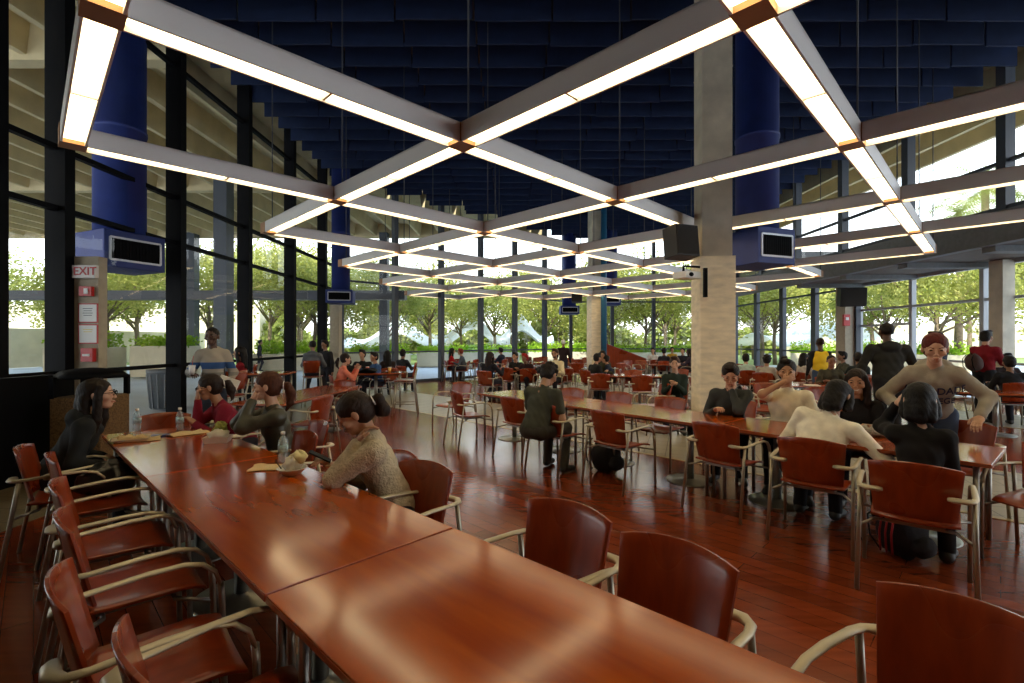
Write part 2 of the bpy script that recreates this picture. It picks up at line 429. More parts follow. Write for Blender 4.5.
# right wall far part (full height) and near part (low glass), clerestory
for k in range(4):
    y1 = YF - 2.3 * k; y0 = y1 - 2.3
    bay((XR - 0.15, y1), (XR - 0.15, y0), 0, 4.6, (3.5,), 0.3, 0.16, M['greyframe'], rail=1.2, last=(k == 3))
for k in range(8):
    y1 = 17.1 - 2.25 * k; y0 = y1 - 2.25
    bay((XR, y1), (XR, y0), 0, 3.62, (2.69,) if k != 0 else (2.69, 2.15), 0.12, 0.14, M['lightframe'], rail=1.05, last=(k == 7))
yy = [26.2, 24.0, 21.6, 19.3, 16.95, 14.6, 12.2, 9.8, 7.4, 5.0, 2.6]
for i in range(len(yy) - 1):
    bay((XC, yy[i]), (XC, yy[i + 1]), 4.25, 7.75, (5.25,), 0.2, 0.2, M['greyframe'])
struct(MB().box((XC, 9.2, 3.93), (0.22, 34.5 - 5.2, 0.66)).build('trim_fascia', M['soffit']))
struct(MB().box((XC + 1.25, 6.1, 3.72), (2.4, 22, 0.2)).build('ceiling_side_soffit', M['brown']))
struct(MB().box((XC + 1.25, 21.8, 4.7), (2.4, 9.2, 0.2)).build('ceiling_side_soffit', M['brown']))
bb = MB()
for k in range(9): bb.box((XC + 1.2, 17.0 - 2.25 * k, 3.56), (2.2, 0.3, 0.14))
struct(bb.build('trim_soffit_ribs', M['soffit']))
struct(MB().box((XC + 1.25, 17.15, 4.2), (2.4, 0.15, 1.1)).build('wall_right_step', M['soffit']))

# concrete columns
def column(name, c, w, rz, zbreak, top):
    e = struct(empty(name, (c[0], c[1], 0), rz))
    b = MB()
    h = zbreak / 5
    for k in range(5): b.box((0, 0, h * k + h / 2), (w, w, h - 0.006))
    b.box((0, 0, zbreak / 2), (w - 0.01, w - 0.01, zbreak))
    struct(b.build('stone_cladding', M['stone'], e))
    u = MB(); u.box((0, 0, (zbreak + top) / 2), (w - 0.07, w - 0.07, top - zbreak))
    for k in range(1, 4): u.box((0, 0, zbreak + k * 1.4), (w - 0.06, w - 0.06, 0.02))
    struct(u.build('concrete_shaft', M['conc'], e))
    return e
column('pillar_main', (3.05, 7.35), 0.50, R(-5.5), 2.86, 7.75)
column('pillar_far', (3.52, 20.2), 0.62, R(10), 3.6, 7.75)
struct(MB().tube([(3.75, 19.75, 0), (3.75, 19.75, 7.7)], 0.12, 12).build('trim_blue_riser', pbr('teal_pipe', (0.02, 0.13, 0.25), 0.5)))
struct(MB().box((12.0, 17.3, 2.3), (0.5, 0.5, 4.6)).build('pillar_door', M['cream']))
struct(MB().box((12.1, 11.95, 1.8), (0.3, 0.35, 3.6)).build('pillar_right', M['conc']))
struct(MB().box((XL + 0.1, 16.2, 1.5), (0.3, 0.3, 3.0)).build('pillar_left_far', M['cream']))

# ---------------------------------------------------------------- ceiling baffles
bm = MB().box((0, 0, 0), (1.29, 0.035, 0.46)); bproto = bm.build('ceiling_baffle', M['bafflep']); bevel(bproto, 0.004, 1)
tag(bproto, 'dark blue acoustic baffle hanging in rows under the black ceiling', 'ceiling baffle', 'dark blue ceiling baffles in rows')
nbf = 0; first = True
for r_ in range(28):
    y = 7.45 + 0.69 * r_
    x0 = -5.95 if y < CUY else -5.95 + (y - CUY) * (DX - CUX) / (DY - CUY)
    if y > 26.0: break
    off = (r_ % 2) * 0.44 + (0.2 if r_ % 3 == 0 else 0)
    x = 9.95 - 0.66 - (0 if r_ % 2 else 0.0)
    k = 0
    while x - 0.65 > x0:
        if nbf < 298:
            o = bproto if first else bproto.copy()
            if not first: C.objects.link(o)
            first = False
            o.location = (x, y, 7.22 + (0.03 if (k + r_) % 3 == 0 else 0)); nbf += 1
        x -= 1.325; k += 1
rl = MB()
for k in range(12):
    x = 9.9 - 1.325 * k
    y1 = 26.0 if x > 3 else min(26, CUY + (x + 6) * (DY - CUY) / (DX - CUX))
    rl.box((x, (y1 + 6.5) / 2, 7.5), (0.05, y1 - 6.5, 0.08))
tag(rl.build('baffle_rails', pbr('brown_rail', (0.06, 0.04, 0.03), 0.7)), kind='structure')

# ---------------------------------------------------------------- suspended light grid
GZ = EYE + 1.83; CELL = 1.83
def gp(i, j):
    return Vector(((-0.257 + i - j) * CELL, (2.486 + i + j) * CELL, GZ))
grid = empty('light_grid', gp(0, 0))
tag(grid, 'suspended diagonal grid of grey beams with glowing fluorescent undersides above the tables', 'light fixture')
G0 = gp(0, 0)
def innode(i, j):
    if i < -1 or j < -3 or j > i + 2 or i + j > 9 or i + j < -3: return False
    if j == -1: return i <= 4
    if j <= -2: return i <= 3
    return i <= j + 5
nodes = [(i, j) for i in range(-1, 12) for j in range(-3, 9) if innode(i, j)]
def skip(a, b):   # leave out bars swallowed by the pillar
    return False
bw, bh = 0.185, 0.175
def make_beam(a, b):
    A = gp(*a) - G0; B = gp(*b) - G0; dd = (B - A).normalized(); up = Vector((0, 0, 1)); r = dd.cross(up)
    A2 = A + dd * 0.10; B2 = B - dd * 0.10
    h = MB()
    for sgn in (-1, 1):
        c0 = A2 + r * (sgn * (bw / 2 - 0.008)) + up * (bh / 2); c1 = B2 + r * (sgn * (bw / 2 - 0.008)) + up * (bh / 2)
        h.bar(c0, c1, 0.016, bh)
    h.bar(A2 + up * (bh - 0.008), B2 + up * (bh - 0.008), bw, 0.016)
    mid = (A2 + B2) / 2
    h.bar(mid - dd * 0.010 + up * 0.035, mid + dd * 0.010 + up * 0.035, bw - 0.03, 0.05)
    ho = h.build('beam', M['housing'], grid)
    for s0, s1 in ((A2 + dd * 0.01, mid - dd * 0.014), (mid + dd * 0.014, B2 - dd * 0.01)):
        MB().bar(s0 + up * 0.042, s1 + up * 0.042, bw - 0.034, 0.012).build('diffuser', M['diffuser'], ho)
nbeam = 0
for (i, j) in nodes:
    for (di, dj) in ((1, 0), (0, 1)):
        b = (i + di, j + dj)
        if b in nodes and nbeam < 99 and gp(i, j).y < 24 and gp(*b).y < 24.5:
            make_beam((i, j), b); nbeam += 1
    if gp(i, j).y < 24 and gp(i, j).y > -1.5:
        MB().box(gp(i, j) - G0 + Vector((0, 0, bh / 2)), (0.20, 0.20, bh - 0.004), R(45)).build('junction_box', M['junction'], grid)
for (i, j) in nodes:
    p = gp(i, j) - G0
    if 3 < gp(i, j).y < 22 and (i + j) % 1 == 0:
        MB().tube([p + Vector((0.06, 0, bh)), p + Vector((0.06, 0, 7.7 - GZ))], 0.007 + 0.0003 * gp(i, j).y, 5).build('suspension_cable', M['darkgrey'], grid)

# ---------------------------------------------------------------- ducts with diffuser boxes
def duct(x, y, r_, zb, bs, bh_, rz, label, grille=(1, 0), ztop=7.7):
    e = empty('air_duct', (x, y, zb), rz); tag(e, label, 'air duct')
    p = MB().lathe([(r_, bh_), (r_, 2.2), (r_ + 0.012, 2.2), (r_ + 0.012, 2.26), (r_, 2.26), (r_, ztop - zb)], n=32).build('duct_pipe', M['blue'], e)
    b = bevel(MB().box((0, 0, bh_ / 2), (bs, bs, bh_)).build('diffuser_box', M['blue'], e), 0.012)
    g = MB(); s = bs / 2 + 0.006; w = bs * 0.82; hh = bh_ * 0.6
    fr = MB()
    ax = 0 if grille[0] else 1; sg = grille[ax]
    def P(u, v, t): return (sg * (s + t), u, bh_ / 2 + v) if ax == 0 else (u, sg * (s + t), bh_ / 2 + v)
    def bx(mb, u, v, du, dv, t=0.0, dt=0.02): mb.box(P(u, v, t), (dt, du, dv) if ax == 0 else (du, dt, dv))
    bx(fr, 0, hh / 2, w, 0.03); bx(fr, 0, -hh / 2, w, 0.03); bx(fr, w / 2, 0, 0.03, hh); bx(fr, -w / 2, 0, 0.03, hh)
    gr = fr.build('grille', pbr('pale_grille_frame', (0.55, 0.55, 0.6), 0.4, 0.4), b)
    vn = MB(); bx(vn, 0, 0, w - 0.03, hh - 0.03, -0.004, 0.006)
    n = int(w / 0.045)
    for k in range(n): bx(vn, -w / 2 + 0.03 + k * (w - 0.06) / (n - 1), 0, 0.008, hh - 0.03, 0.003, 0.012)
    vn.build('vanes', M['black'], b)
    return e
duct(-6.28, 7.75, 0.345, 2.73, 0.86, 0.56, R(-24), 'blue round air duct with grilled outlet box above the exit sign', (1, 0))
duct(4.28, 8.45, 0.345, 2.9, 0.82, 0.6, R(20), 'blue round air duct beside the stone pillar, with blue box at its foot', (0, -1))
duct(-5.45, 15.4, 0.28, 2.8, 0.8, 0.42, R(12), 'blue round air duct in the left corner beyond the bar chairs', (0, -1))
duct(4.9, 24.2, 0.36, 3.4, 0.9, 0.66, R(0), 'blue round air duct just behind the far cream pillar with teal pipe', (0, -1))
duct(2.95, 25.0, 0.36, 3.0, 0.95, 0.42, R(0), 'blue round air duct at the far corner, lowest outlet box with grille', (0, -1))

# ---------------------------------------------------------------- speakers, projector, signs
def speaker(loc, size, rz, tilt, label, arm):
    e = empty('loudspeaker', loc, rz); tag(e, label, 'loudspeaker')
    m = Matrix.Rotation(tilt, 3, 'X')
    c = bevel(MB().box((0, 0, 0), size, 0, m).build('cabinet', pbr('black_speaker', (0.012, 0.012, 0.014), 0.5), e), 0.01)
    MB().box(m @ Vector((0, -size[1] / 2 - 0.006, 0)), (size[0] * 0.9, 0.012, size[2] * 0.9), 0, m).build('speaker_grille', pbr('speaker_cloth', (0.03, 0.027, 0.022), 0.9, bump=0.5, bscale=200), e)
    MB().tube([(0, size[1] / 2 - 0.01, 0), arm], 0.022, 8).build('bracket', M['black'], e)
    return e
speaker((2.48, 7.1, 3.05), (0.40, 0.30, 0.46), R(20), R(-6), 'black loudspeaker bracketed high on the stone pillar', (0.28, 0.12, -0.2))
speaker((2.62, 19.5, 3.45), (0.42, 0.32, 0.55), R(-10), R(-10), 'small black loudspeaker on the far cream pillar', (0.4, 0.4, 0))
speaker((11.45, 16.3, 3.1), (0.75, 0.45, 0.62), R(-20), R(8), 'black loudspeaker hung by the right hand door post', (0.4, 0.75, 0.1))
speaker((-6.35, 5.45, 3.0), (0.3, 0.25, 0.36), R(30), R(-6), 'dark loudspeaker at the far left behind the near window post', (-0.1, 0.3, 0.2))
e = tag(empty('projector', (2.55, 7.05, 2.56)), 'pale ceiling projector on a black arm beside the stone pillar', 'projector')
bevel(MB().box((0, 0, 0), (0.30, 0.26, 0.1), R(25)).build('body', M['white'], e), 0.015)
MB().tube([(0.02, -0.13, 0), (0.0, -0.17, 0)], 0.03, 12).build('lens', M['black'], e)
MB().tube([(-0.05, 0, 0.05), (-0.05, 0, 0.14), (0.26, 0.12, 0.14)], 0.02, 8).build('arm', M['black'], e)
tag(MB().box((2.79, 6.98, 2.45), (0.05, 0.05, 0.42)).build('conduit_box', M['black']), 'slim black conduit box fixed to the near face of the stone pillar', 'conduit box')

def text(s, size, mat, parent, loc, rot, ext=0.002, name='lettering'):
    cu = bpy.data.curves.new(name, 'FONT'); cu.body = s; cu.size = size; cu.extrude = ext; cu.align_x = 'CENTER'; cu.align_y = 'CENTER'; cu.offset = size * 0.012
    cu.materials.append(mat)
    t = bpy.data.objects.new('lettering_curve', cu); C.objects.link(t)
    bpy.context.view_layer.update()
    me = bpy.data.meshes.new_from_object(t.evaluated_get(bpy.context.evaluated_depsgraph_get()))
    bpy.data.objects.remove(t); bpy.data.curves.remove(cu)
    o = bpy.data.objects.new(name, me); C.objects.link(o); o.parent = parent; o.location = loc; o.rotation_euler = rot
    return o
# exit post
PX, PY = -5.72, 6.55
struct(MB().box((PX, PY + 0.0, 1.37), (0.36, 0.14, 2.74)).build('pillar_exit', M['cream']))
fy = PY - 0.07
e = tag(empty('exit_sign', (PX + 0.03, fy - 0.03, 2.53)), 'white EXIT sign with red letters at the top of the cream post', 'sign')
bevel(MB().box((0, 0, 0), (0.31, 0.06, 0.17)).build('sign_box', pbr('exit_face', (0.75, 0.7, 0.68), 0.5), e))
text('EXIT', 0.15, M['red'], e, (0.02, -0.033, 0), (PI / 2, 0, 0))
e = tag(empty('alarm_strobe', (PX + 0.04, fy - 0.025, 2.27)), 'red fire alarm strobe below the EXIT sign on the cream post', 'fire alarm')
bevel(MB().box((0, 0, 0), (0.17, 0.05, 0.13)).build('housing', M['red'], e)); MB().box((0.02, -0.03, 0), (0.05, 0.02, 0.07)).build('strobe_lens', M['white'], e)
for k, z in enumerate((1.98, 1.70)):
    e = tag(empty('wall_notice', (PX + 0.05, fy - 0.008, z)), ('upper' if k == 0 else 'lower') + ' white notice in a red frame on the cream exit post', 'notice')
    MB().box((0, 0, 0), (0.26, 0.014, 0.26)).build('notice_frame', M['red'], e); MB().box((0, -0.008, 0), (0.23, 0.004, 0.23)).build('notice_sheet', M['white'], e)
    ln = MB()
    for q in range(4 if k == 0 else 2): ln.box((0, -0.011, 0.06 - q * 0.03), (0.13 - 0.02 * (q % 2), 0.002, 0.008))
    ln.build('printed_lines', M['darkgrey'] if k == 0 else pbr('yellow_print', (0.7, 0.6, 0.1), 0.7), e)
e = tag(empty('fire_alarm', (PX + 0.07, fy - 0.03, 1.42)), 'red fire alarm pull station below the notices on the cream post', 'fire alarm')
bevel(MB().box((0, 0, 0), (0.16, 0.06, 0.18)).build('housing', M['red'], e)); MB().box((0, -0.035, 0.0), (0.09, 0.02, 0.03)).build('pull_handle', M['white'], e)
e = tag(empty('fire_alarm', (11.75, 17.0, 2.35)), 'red fire alarm box high on the cream door post at right', 'fire alarm')
bevel(MB().box((0, 0, 0), (0.22, 0.08, 0.4)).build('housing', M['red'], e)); MB().box((0, -0.05, 0.05), (0.1, 0.03, 0.1)).build('strobe_lens', M['white'], e)

# waste bins beside the exit post
def wastebin(x, y, rz, label):
    e = tag(empty('waste_bin', (x, y, 0), rz), label, 'waste bin')
    bevel(MB().box((0, 0, 0.48), (0.52, 0.52, 0.96)).build('bin_body', pbr('pebble_panel', (0.16, 0.09, 0.035), 0.9, noise=0.5, nscale=60, bump=0.8, bscale=80), e), 0.01)
    for sx in (-1, 1):
        for sy in (-1, 1): MB().box((sx * 0.24, sy * 0.24, 1.07), (0.05, 0.05, 0.24)).build('lid_post', M['black'], e)
    MB().lathe([(0.05, 0.0), (0.40, 0.0), (0.41, 0.03), (0.34, 0.08), (0.18, 0.11), (0.02, 0.12)], (0, 0, 1.17), 4).build('lid', M['black'], e)
    return e
wastebin(-5.0, 5.75, R(8), 'brown pebble-panelled waste bin with black lid below the exit sign')
struct(MB().box((-5.55, 5.1, 0.6), (0.12, 1.9, 1.2)).build('trim_dark_low_panel', M['black']))

# ---------------------------------------------------------------- chairs
def make_chair():
    e = empty('dining_chair')
    s = MB()
    def seat(u, v):
        x = (u - 0.5) * (0.47 - 0.03 * (1 - v)); y = -0.19 + v * 0.43
        z = 0.452 - 0.10 * max(0, v - 0.82) ** 1.3 * 2 + 0.015 * (abs(u - 0.5) * 2) ** 2 + 0.03 * max(0, 0.2 - v)
        return (x, y, z), (0, 0, 1)
    bevel(s.sheet(seat, 8, 10, 0.014).build('seat', M['ply'], e), 0.002, 1)
    b = MB()
    def back(u, v):
        t = (u - 0.5) * 2
        x = t * (0.205 + 0.028 * v)
        z = 0.49 + v * (0.335 + 0.028 * (1 - t * t))
        y = -0.205 - 0.075 * v + 0.05 * t * t
        return (x, y, z), (-0.35 * t, 1, 0.2)
    bevel(b.sheet(back, 10, 8, 0.014).build('backrest', M['ply'], e), 0.002, 1)
    for sx in (-1, 1):
        a = MB()
        a.tube([(sx * 0.155, -0.257, 0.655), (sx * 0.18, -0.262, 0.655), (sx * 0.235, -0.262, 0.655), (sx * 0.27, -0.235, 0.655), (sx * 0.283, -0.18, 0.658), (sx * 0.286, 0.0, 0.672), (sx * 0.286, 0.12, 0.672), (sx * 0.286, 0.185, 0.655), (sx * 0.285, 0.23, 0.612), (sx * 0.284, 0.25, 0.55)],
               [0.018, 0.027, 0.026, 0.019, 0.017, 0.017, 0.016, 0.016, 0.015, 0.014], 10, 0.6)
        a.build('armrest', M['pad'], e)
        MB().tube([(sx * 0.284, 0.25, 0.56), (sx * 0.284, 0.254, 0.5), (sx * 0.284, 0.266, 0.0)], 0.0135, 8).build('leg', M['metal'], e)
        MB().tube([(sx * 0.276, -0.215, 0.65), (sx * 0.278, -0.245, 0.45), (sx * 0.285, -0.315, 0.0)], 0.0135, 8).build('leg', M['metal'], e)
    f = MB()
    f.tube([(-0.284, 0.253, 0.40), (-0.21, 0.12, 0.425), (0.21, 0.12, 0.425), (0.284, 0.253, 0.40)], 0.010, 6)
    f.tube([(-0.279, -0.252, 0.40), (-0.2, -0.13, 0.425), (0.2, -0.13, 0.425), (0.279, -0.252, 0.40)], 0.010, 6)
    f.box((0, 0, 0.43), (0.3, 0.3, 0.02))
    f.build('seat_frame', M['steel'], e)
    return e
def make_barchair():
    e = empty('bar_chair')
    def seat(u, v): return ((u - 0.5) * 0.42, -0.19 + v * 0.4, 0.74 + 0.01 * (abs(u - 0.5) * 2) ** 2 - 0.1 * max(0, v - 0.85)), (0, 0, 1)
    MB().sheet(seat, 6, 6, 0.016).build('seat', M['ply'], e)
    def back(u, v):
        t = (u - 0.5) * 2; return (t * (0.18 + 0.02 * v), -0.22 - 0.05 * v + 0.04 * t * t, 0.84 + v * 0.3), (-0.3 * t, 1, 0.15)
    MB().sheet(back, 8, 6, 0.014).build('backrest', M['ply'], e)
    for sx in (-1, 1):
        MB().tube([(sx * 0.17, 0.17, 0.73), (sx * 0.22, 0.25, 0.0)], 0.0135, 8).build('leg', M['metal'], e)
        MB().tube([(sx * 0.19, -0.26, 1.0), (sx * 0.18, -0.2, 0.72), (sx * 0.22, -0.29, 0.0)], 0.0135, 8).build('leg', M['metal'], e)
    f = MB()
    f.tube([(-0.21, 0.225, 0.25), (0.21, 0.225, 0.25)], 0.011, 6); f.tube([(-0.205, 0.23, 0.25), (-0.205, -0.26, 0.25)], 0.011, 6); f.tube([(0.205, 0.23, 0.25), (0.205, -0.26, 0.25)], 0.011, 6)
    f.tube([(-0.18, 0.16, 0.72), (-0.18, -0.2, 0.72), (0.18, -0.2, 0.72), (0.18, 0.16, 0.72), (-0.18, 0.16, 0.72)], 0.011, 6)
    f.build('footrest', M['metal'], e)
    return e
CH0 = make_chair(); BC0 = make_barchair(); used = {'c': False, 'b': False}
def chair(x, y, a, label=None, group=None, bar=False):
    k = 'b' if bar else 'c'; proto = BC0 if bar else CH0
    o = proto if not used[k] else copy_tree(proto)
    used[k] = True
    o.location = (x, y, 0); o.rotation_euler = (0, 0, -R(a))
    tag(o, label, 'bar chair' if bar else 'chair', group)
    return o
def chair_px(px, ytop, a, label=None, group=None, bar=False, dmax=99):
    z = 1.13 if bar else 0.845
    dd = min(dmax, FPX * (EYE - z) / max(0.5, ytop - 341.5)); x = (px - 512) / FPX * dd
    f = dirv(a); return chair(x + f.x * 0.275, dd + f.y * 0.275, a, label, group, bar)

# ---------------------------------------------------------------- tables
def table(cx, cy, a, L, Wd, label, h=0.74, pedestals=2, group=None, legs=True):
    """a: heading of the long side; origin at the middle of the top on the floor"""
    e = tag(empty('dining_table', (cx, cy, 0), -R(a)), label, 'table', group)
    bevel(MB().box((0, 0, h - 0.014), (Wd, L - 0.004, 0.028)).build('tabletop', M['table'], e), 0.003, 2)
    t = MB()
    for sx in (-1, 1): t.box((sx * (Wd / 2 - 0.001), 0, h - 0.017), (0.006, L - 0.006, 0.020))
    for sy in (-1, 1): t.box((0, sy * (L / 2 - 0.003), h - 0.017), (Wd, 0.006, 0.020))
    t.build('edge_band', M['edge'], e)
    MB().box((0, 0, h - 0.045), (Wd - 0.2, L - 0.2, 0.035)).build('apron', M['tabledark'], e)
    if legs:
        for sx in (-1, 1):
            for sy in (-1, 1): MB().tube([(sx * (Wd / 2 - 0.09), sy * (L / 2 - 0.09), h - 0.03), (sx * (Wd / 2 - 0.09), sy * (L / 2 - 0.09), 0)], 0.019, 10).build('leg', M['steel'], e)
    for k in range(pedestals):
        y = 0 if pedestals == 1 else (k - 0.5) * L * 0.54
        p = MB().lathe([(0.038, 0.014), (0.038, h - 0.05)], (0, y, 0), 16).build('pedestal', M['steel'], e)
        MB().lathe([(0.27, 0.0), (0.27, 0.008), (0.255, 0.014), (0.05, 0.022), (0.04, 0.03)], (0, y, 0), 36).build('pedestal_disc', M['disc'], p)
    return e
# foreground row: far-left heading -46.4
TA = -46.3; Pd = dirv(TA); Qd = dirv(TA + 90)
A0 = at(145, 477, 0.74); w0 = 0.82; l0 = 2.1
def rowA(k): c = A0 + Pd * (l0 * (k + 0.5)) + Qd * (w0 / 2); return c
table(rowA(0.0).x, rowA(0).y, TA, 2.0, w0, 'long red wooden table holding the food trays and bottles, far end of near row') if False else None
cA = [A0 + Pd * (-1.03) + Qd * (w0 / 2), A0 + Pd * (-3.13) + Qd * (w0 / 2), A0 + Pd * 1.0 + Qd * (w0 / 2)]
table(cA[2].x, cA[2].y, TA, 2.0, w0, 'glossy red wood table with food at the far end of the near row')
table(cA[0].x, cA[0].y, TA, 2.06, w0, 'red wood table with the paper bowl, middle of the near row')
table(cA[1].x, cA[1].y, TA, 2.12, w0, 'bare orange-red wood table nearest the camera in the near row')
# middle row
TM = -39.8; Pm = dirv(TM); Qm = dirv(TM + 90)
E1 = at(992, 465, 0.74)
mid_names = ['red wood table at right end of middle row, where the group sits', 'red wood table in the middle of the middle row beside the stone pillar', 'red wood table at left end of middle row where the green tee man sits']
for k in range(3):
    c = E1 + Pm * (2.045 * k + 1.02) + Qm * 0.42
    table(c.x, c.y, TM, 2.04, 0.84, mid_names[k])
# others
table(-3.42, 8.0, 5, 2.7, 0.82, 'red wood table on the left behind the woman in the olive jacket')
table(-3.35, 11.9, 78, 1.35, 0.8, 'red table under the food and black bag where the coral-sweater woman sits', h=0.84, pedestals=1)
table(-2.0, 20.2, 90, 1.1, 0.8, 'small wooden table by the far left windows between two people', pedestals=1)
table(0.3, 14.6, 100, 2.6, 0.85, 'far red table of the group with the cream-shirted man', pedestals=2)
table(3.25, 12.3, 101, 1.75, 0.8, 'light-topped table left of the man in dark green', pedestals=1)
table(6.05, 9.9, 78, 2.1, 0.8, 'pale reflecting table behind the man in cream tee', pedestals=2)
table(8.1, 13.4, 82, 2.4, 0.8, 'table beyond, with the row of students leaning over it', pedestals=2)
table(5.9, 18.4, 90, 1.6, 0.9, 'red far table right of the slanted red stand', pedestals=1)
table(1.8, 20.0, 90, 1.8, 0.8, 'far table beside the person in white cap', pedestals=1)
table(8.3, 8.3, 120, 1.6, 0.8, 'wooden table behind the big man in dark hooded coat', pedestals=1)
table(10.9, 9.6, 60, 1.5, 0.8, 'table at the right by the man in red jacket', pedestals=1)
table(-4.75, 9.4, 80, 0.9, 0.7, 'tall narrow table beside the standing man in striped hoodie', h=1.0, pedestals=1)
table(8.2, 21.2, 90, 1.8, 0.8, 'farthest red table by the back windows', pedestals=1)

# left side chairs of the near row, nearest first
labL = ['plywood armchair nearest the camera on the left of the near row', 'second red plywood armchair from the camera on the left of the near row',
        'third red plywood armchair from the camera on the left of the near row', 'fourth red plywood armchair from camera at left, before the bag',
        'red plywood armchair with the dark bag on it next to the woman in glasses', 'red plywood armchair the woman in glasses sits on']
for k, (px, yt, z) in enumerate(((119, 650, 0), (49, 580, 0), (56, 516, 0), (51, 483, 0), (46, 455, 0), (17, 447, 0))):
    chair_px(px, yt, 46.6 + (-3, 2, 0, 3, -2, 8)[k], labL[k], 'chairs along the near row')
labR = ['red plywood armchair at lower right corner of the photo, facing the near table', 'large red chair back at the right edge of the nearest table',
        'red chair back second from camera along the right of the near row', 'red chair back right of the woman in cream sweater']
for k, (px, yt, a) in enumerate(((978, 603, 236), (680, 541, 226), (573, 503, 222), (430, 462, 215))):
    chair_px(px, yt, a, labR[k], 'chairs along the near row')
chair_px(311, 432, 225, 'empty red chair between the olive jacket woman and the water bottle', 'chairs along the near row')
chair_px(165, 413, 150, 'red plywood chair at the far end of the near row', 'chairs along the near row')
# middle row near side
chair_px(712, 423, 52, 'red plywood armchair in front of the seated man in dark grey', 'near-side chairs of the middle row')
chair_px(604, 411, 50, 'red plywood armchair just right of the man in green tee', 'near-side chairs of the middle row')
chair_px(509, 397, 46, 'empty red armchair just left of the man in green tee', 'near-side chairs of the middle row')
chair_px(453, 391, 60, 'red armchair pulled out beyond the left end of the middle row', 'near-side chairs of the middle row')
chair_px(464, 382, 215, 'orange-red chair facing the left end of the middle row', 'far-side chairs of the middle row')
for px, yt, lb in ((672, 396, 'red rounded chair back across the middle row, left of stone pillar'), (621, 391, 'red rounded chair back second left of the stone pillar across the middle row'), (575, 387, 'red rounded chair back behind the head of the green tee man')):
    chair_px(px, yt + 1, 228, lb, 'far-side chairs of the middle row')
chair(3.82, 3.42, 245, 'chair cut off by the right edge of the photo with bent metal arm', 'near-side chairs of the middle row')
chair_px(966, 421, 240, 'empty red chair behind the standing woman in grey hoodie', 'far-side chairs of the middle row')
# around the left side table
for px, yt, a, lb in ((357, 386, 275, 'red chair at right side of the left-hand table, far one'), (326, 396, 285, 'red chair with round metal base beside the left-hand table'), (346, 380, 190, 'red chair at far end of the left-hand table'), (272, 383, 200, 'red chair at left of the left-hand table')):
    chair_px(px, yt, a, lb, 'chairs around the left-hand table')
# bar chairs
chair(-2.35, 10.6, 262, 'tall bar chair standing alone on the tiles right of the food table', 'bar chairs', bar=True)
chair(-4.9, 11.9, 345, 'tall bar chair of the man in grey hood', 'bar chairs', bar=True)
chair(-4.55, 7.7, 290, 'tall bar chair by the window behind the striped hoodie man', 'bar chairs', bar=True)
chair(-5.35, 8.9, 100, 'tall bar chair against the window rail at far left', 'bar chairs', bar=True)

# far chairs, grouped by what they stand near; ordinals are counted from the left
ORD = ['leftmost', 'second from left', 'third from left', 'fourth from left', 'fifth from left', 'sixth from left', 'seventh from left', 'eighth from left', 'ninth from left', 'tenth from left', 'eleventh from left', 'twelfth from left']
clusters = {
 'of the small red chairs by the far left windows': [(444, 359, 70, 19.2), (452, 359, 10, 19.6), (477, 358.5, 300, 20.5), (490, 358, 200, 21.5), (499, 357, 160, 22.0), (458, 356.5, 190, 20.9)],
 'of the red chairs in front of the cream-shirted group': [(496, 364.5, 80, 99), (505, 368, 5, 99), (528, 368.5, 355, 99), (566, 368.5, 350, 99), (577, 363, 20, 99), (604, 364, 340, 99), (600, 373.5, 12, 99)],
 'of the far red chairs beside the white-capped person': [(508, 353, 180, 23.5), (527, 353, 170, 24), (538, 354, 200, 23), (543, 352.8, 180, 24), (569, 354, 190, 22), (578, 356, 20, 20.5), (587, 353, 185, 23)],
 'of the red chairs in front of the back windows': [(627, 357, 150, 19.5), (641, 357, 200, 19.5), (656, 356, 350, 20), (678, 356, 10, 20), (622, 363, 330, 99), (689, 360, 0, 99)],
 'of the chairs around the man in dark green': [(633, 370, 190, 99), (642, 375.5, 15, 99), (668, 384, 260, 99), (689, 377, 100, 99), (682, 369, 230, 99)],
 'of the chairs along the leaning students': [(739, 364, 10, 99), (747, 365, 5, 99), (761, 366, 350, 99), (776, 371, 10, 99), (806, 370, 0, 99), (851, 374, 20, 99), (868, 377, 350, 99)],
 'of the red chair backs behind the man in cream tee': [(766, 383, 190, 99), (815, 387, 175, 99), (742, 386, 120, 99)],
 'of the red chairs at the right by the glass wall': [(970, 379, 300, 99), (1004, 375, 15, 99), (912, 378, 250, 99)],
}
for desc, lst in clusters.items():
    for k, (px, yt, a, dm) in enumerate(sorted(lst)):
        chair_px(px, yt, a, '%s %s' % (ORD[k], desc), 'red plywood chairs in the far seating', dmax=dm)

# ---------------------------------------------------------------- outdoors
def outside(o): o['kind'] = 'structure'; return o
outside(MB().box((0, 40, -0.2), (240, 200, 0.3)).build('ground_plaza', M['plaza']))
def roof(name, poly, x0, x1, step, yfn):
    b = MB()
    n = len(poly); b.add([(x, y, 8.0) for x, y in poly] + [(x, y, 7.75) for x, y in poly], [tuple(range(n)), tuple(reversed(range(n, 2 * n)))] + [(i, i + n, (i + 1) % n + n, (i + 1) % n) for i in range(n)])
    outside(b.build(name, M['concout']))
    f = MB(); x = x0
    while x < x1:
        ya, yb = yfn(x)
        # tapered fin, thinner at its foot
        f.add([(x - 0.06, ya, 7.15), (x + 0.06, ya, 7.15), (x + 0.14, ya, 7.76), (x - 0.14, ya, 7.76), (x - 0.06, yb, 7.15), (x + 0.06, yb, 7.15), (x + 0.14, yb, 7.76), (x - 0.14, yb, 7.76)],
              [(0, 1, 2, 3), (7, 6, 5, 4), (0, 4, 5, 1), (1, 5, 6, 2), (3, 2, 6, 7), (3, 7, 4, 0)])
        x += step
    outside(f.build(name + '_beam', M['concout']))
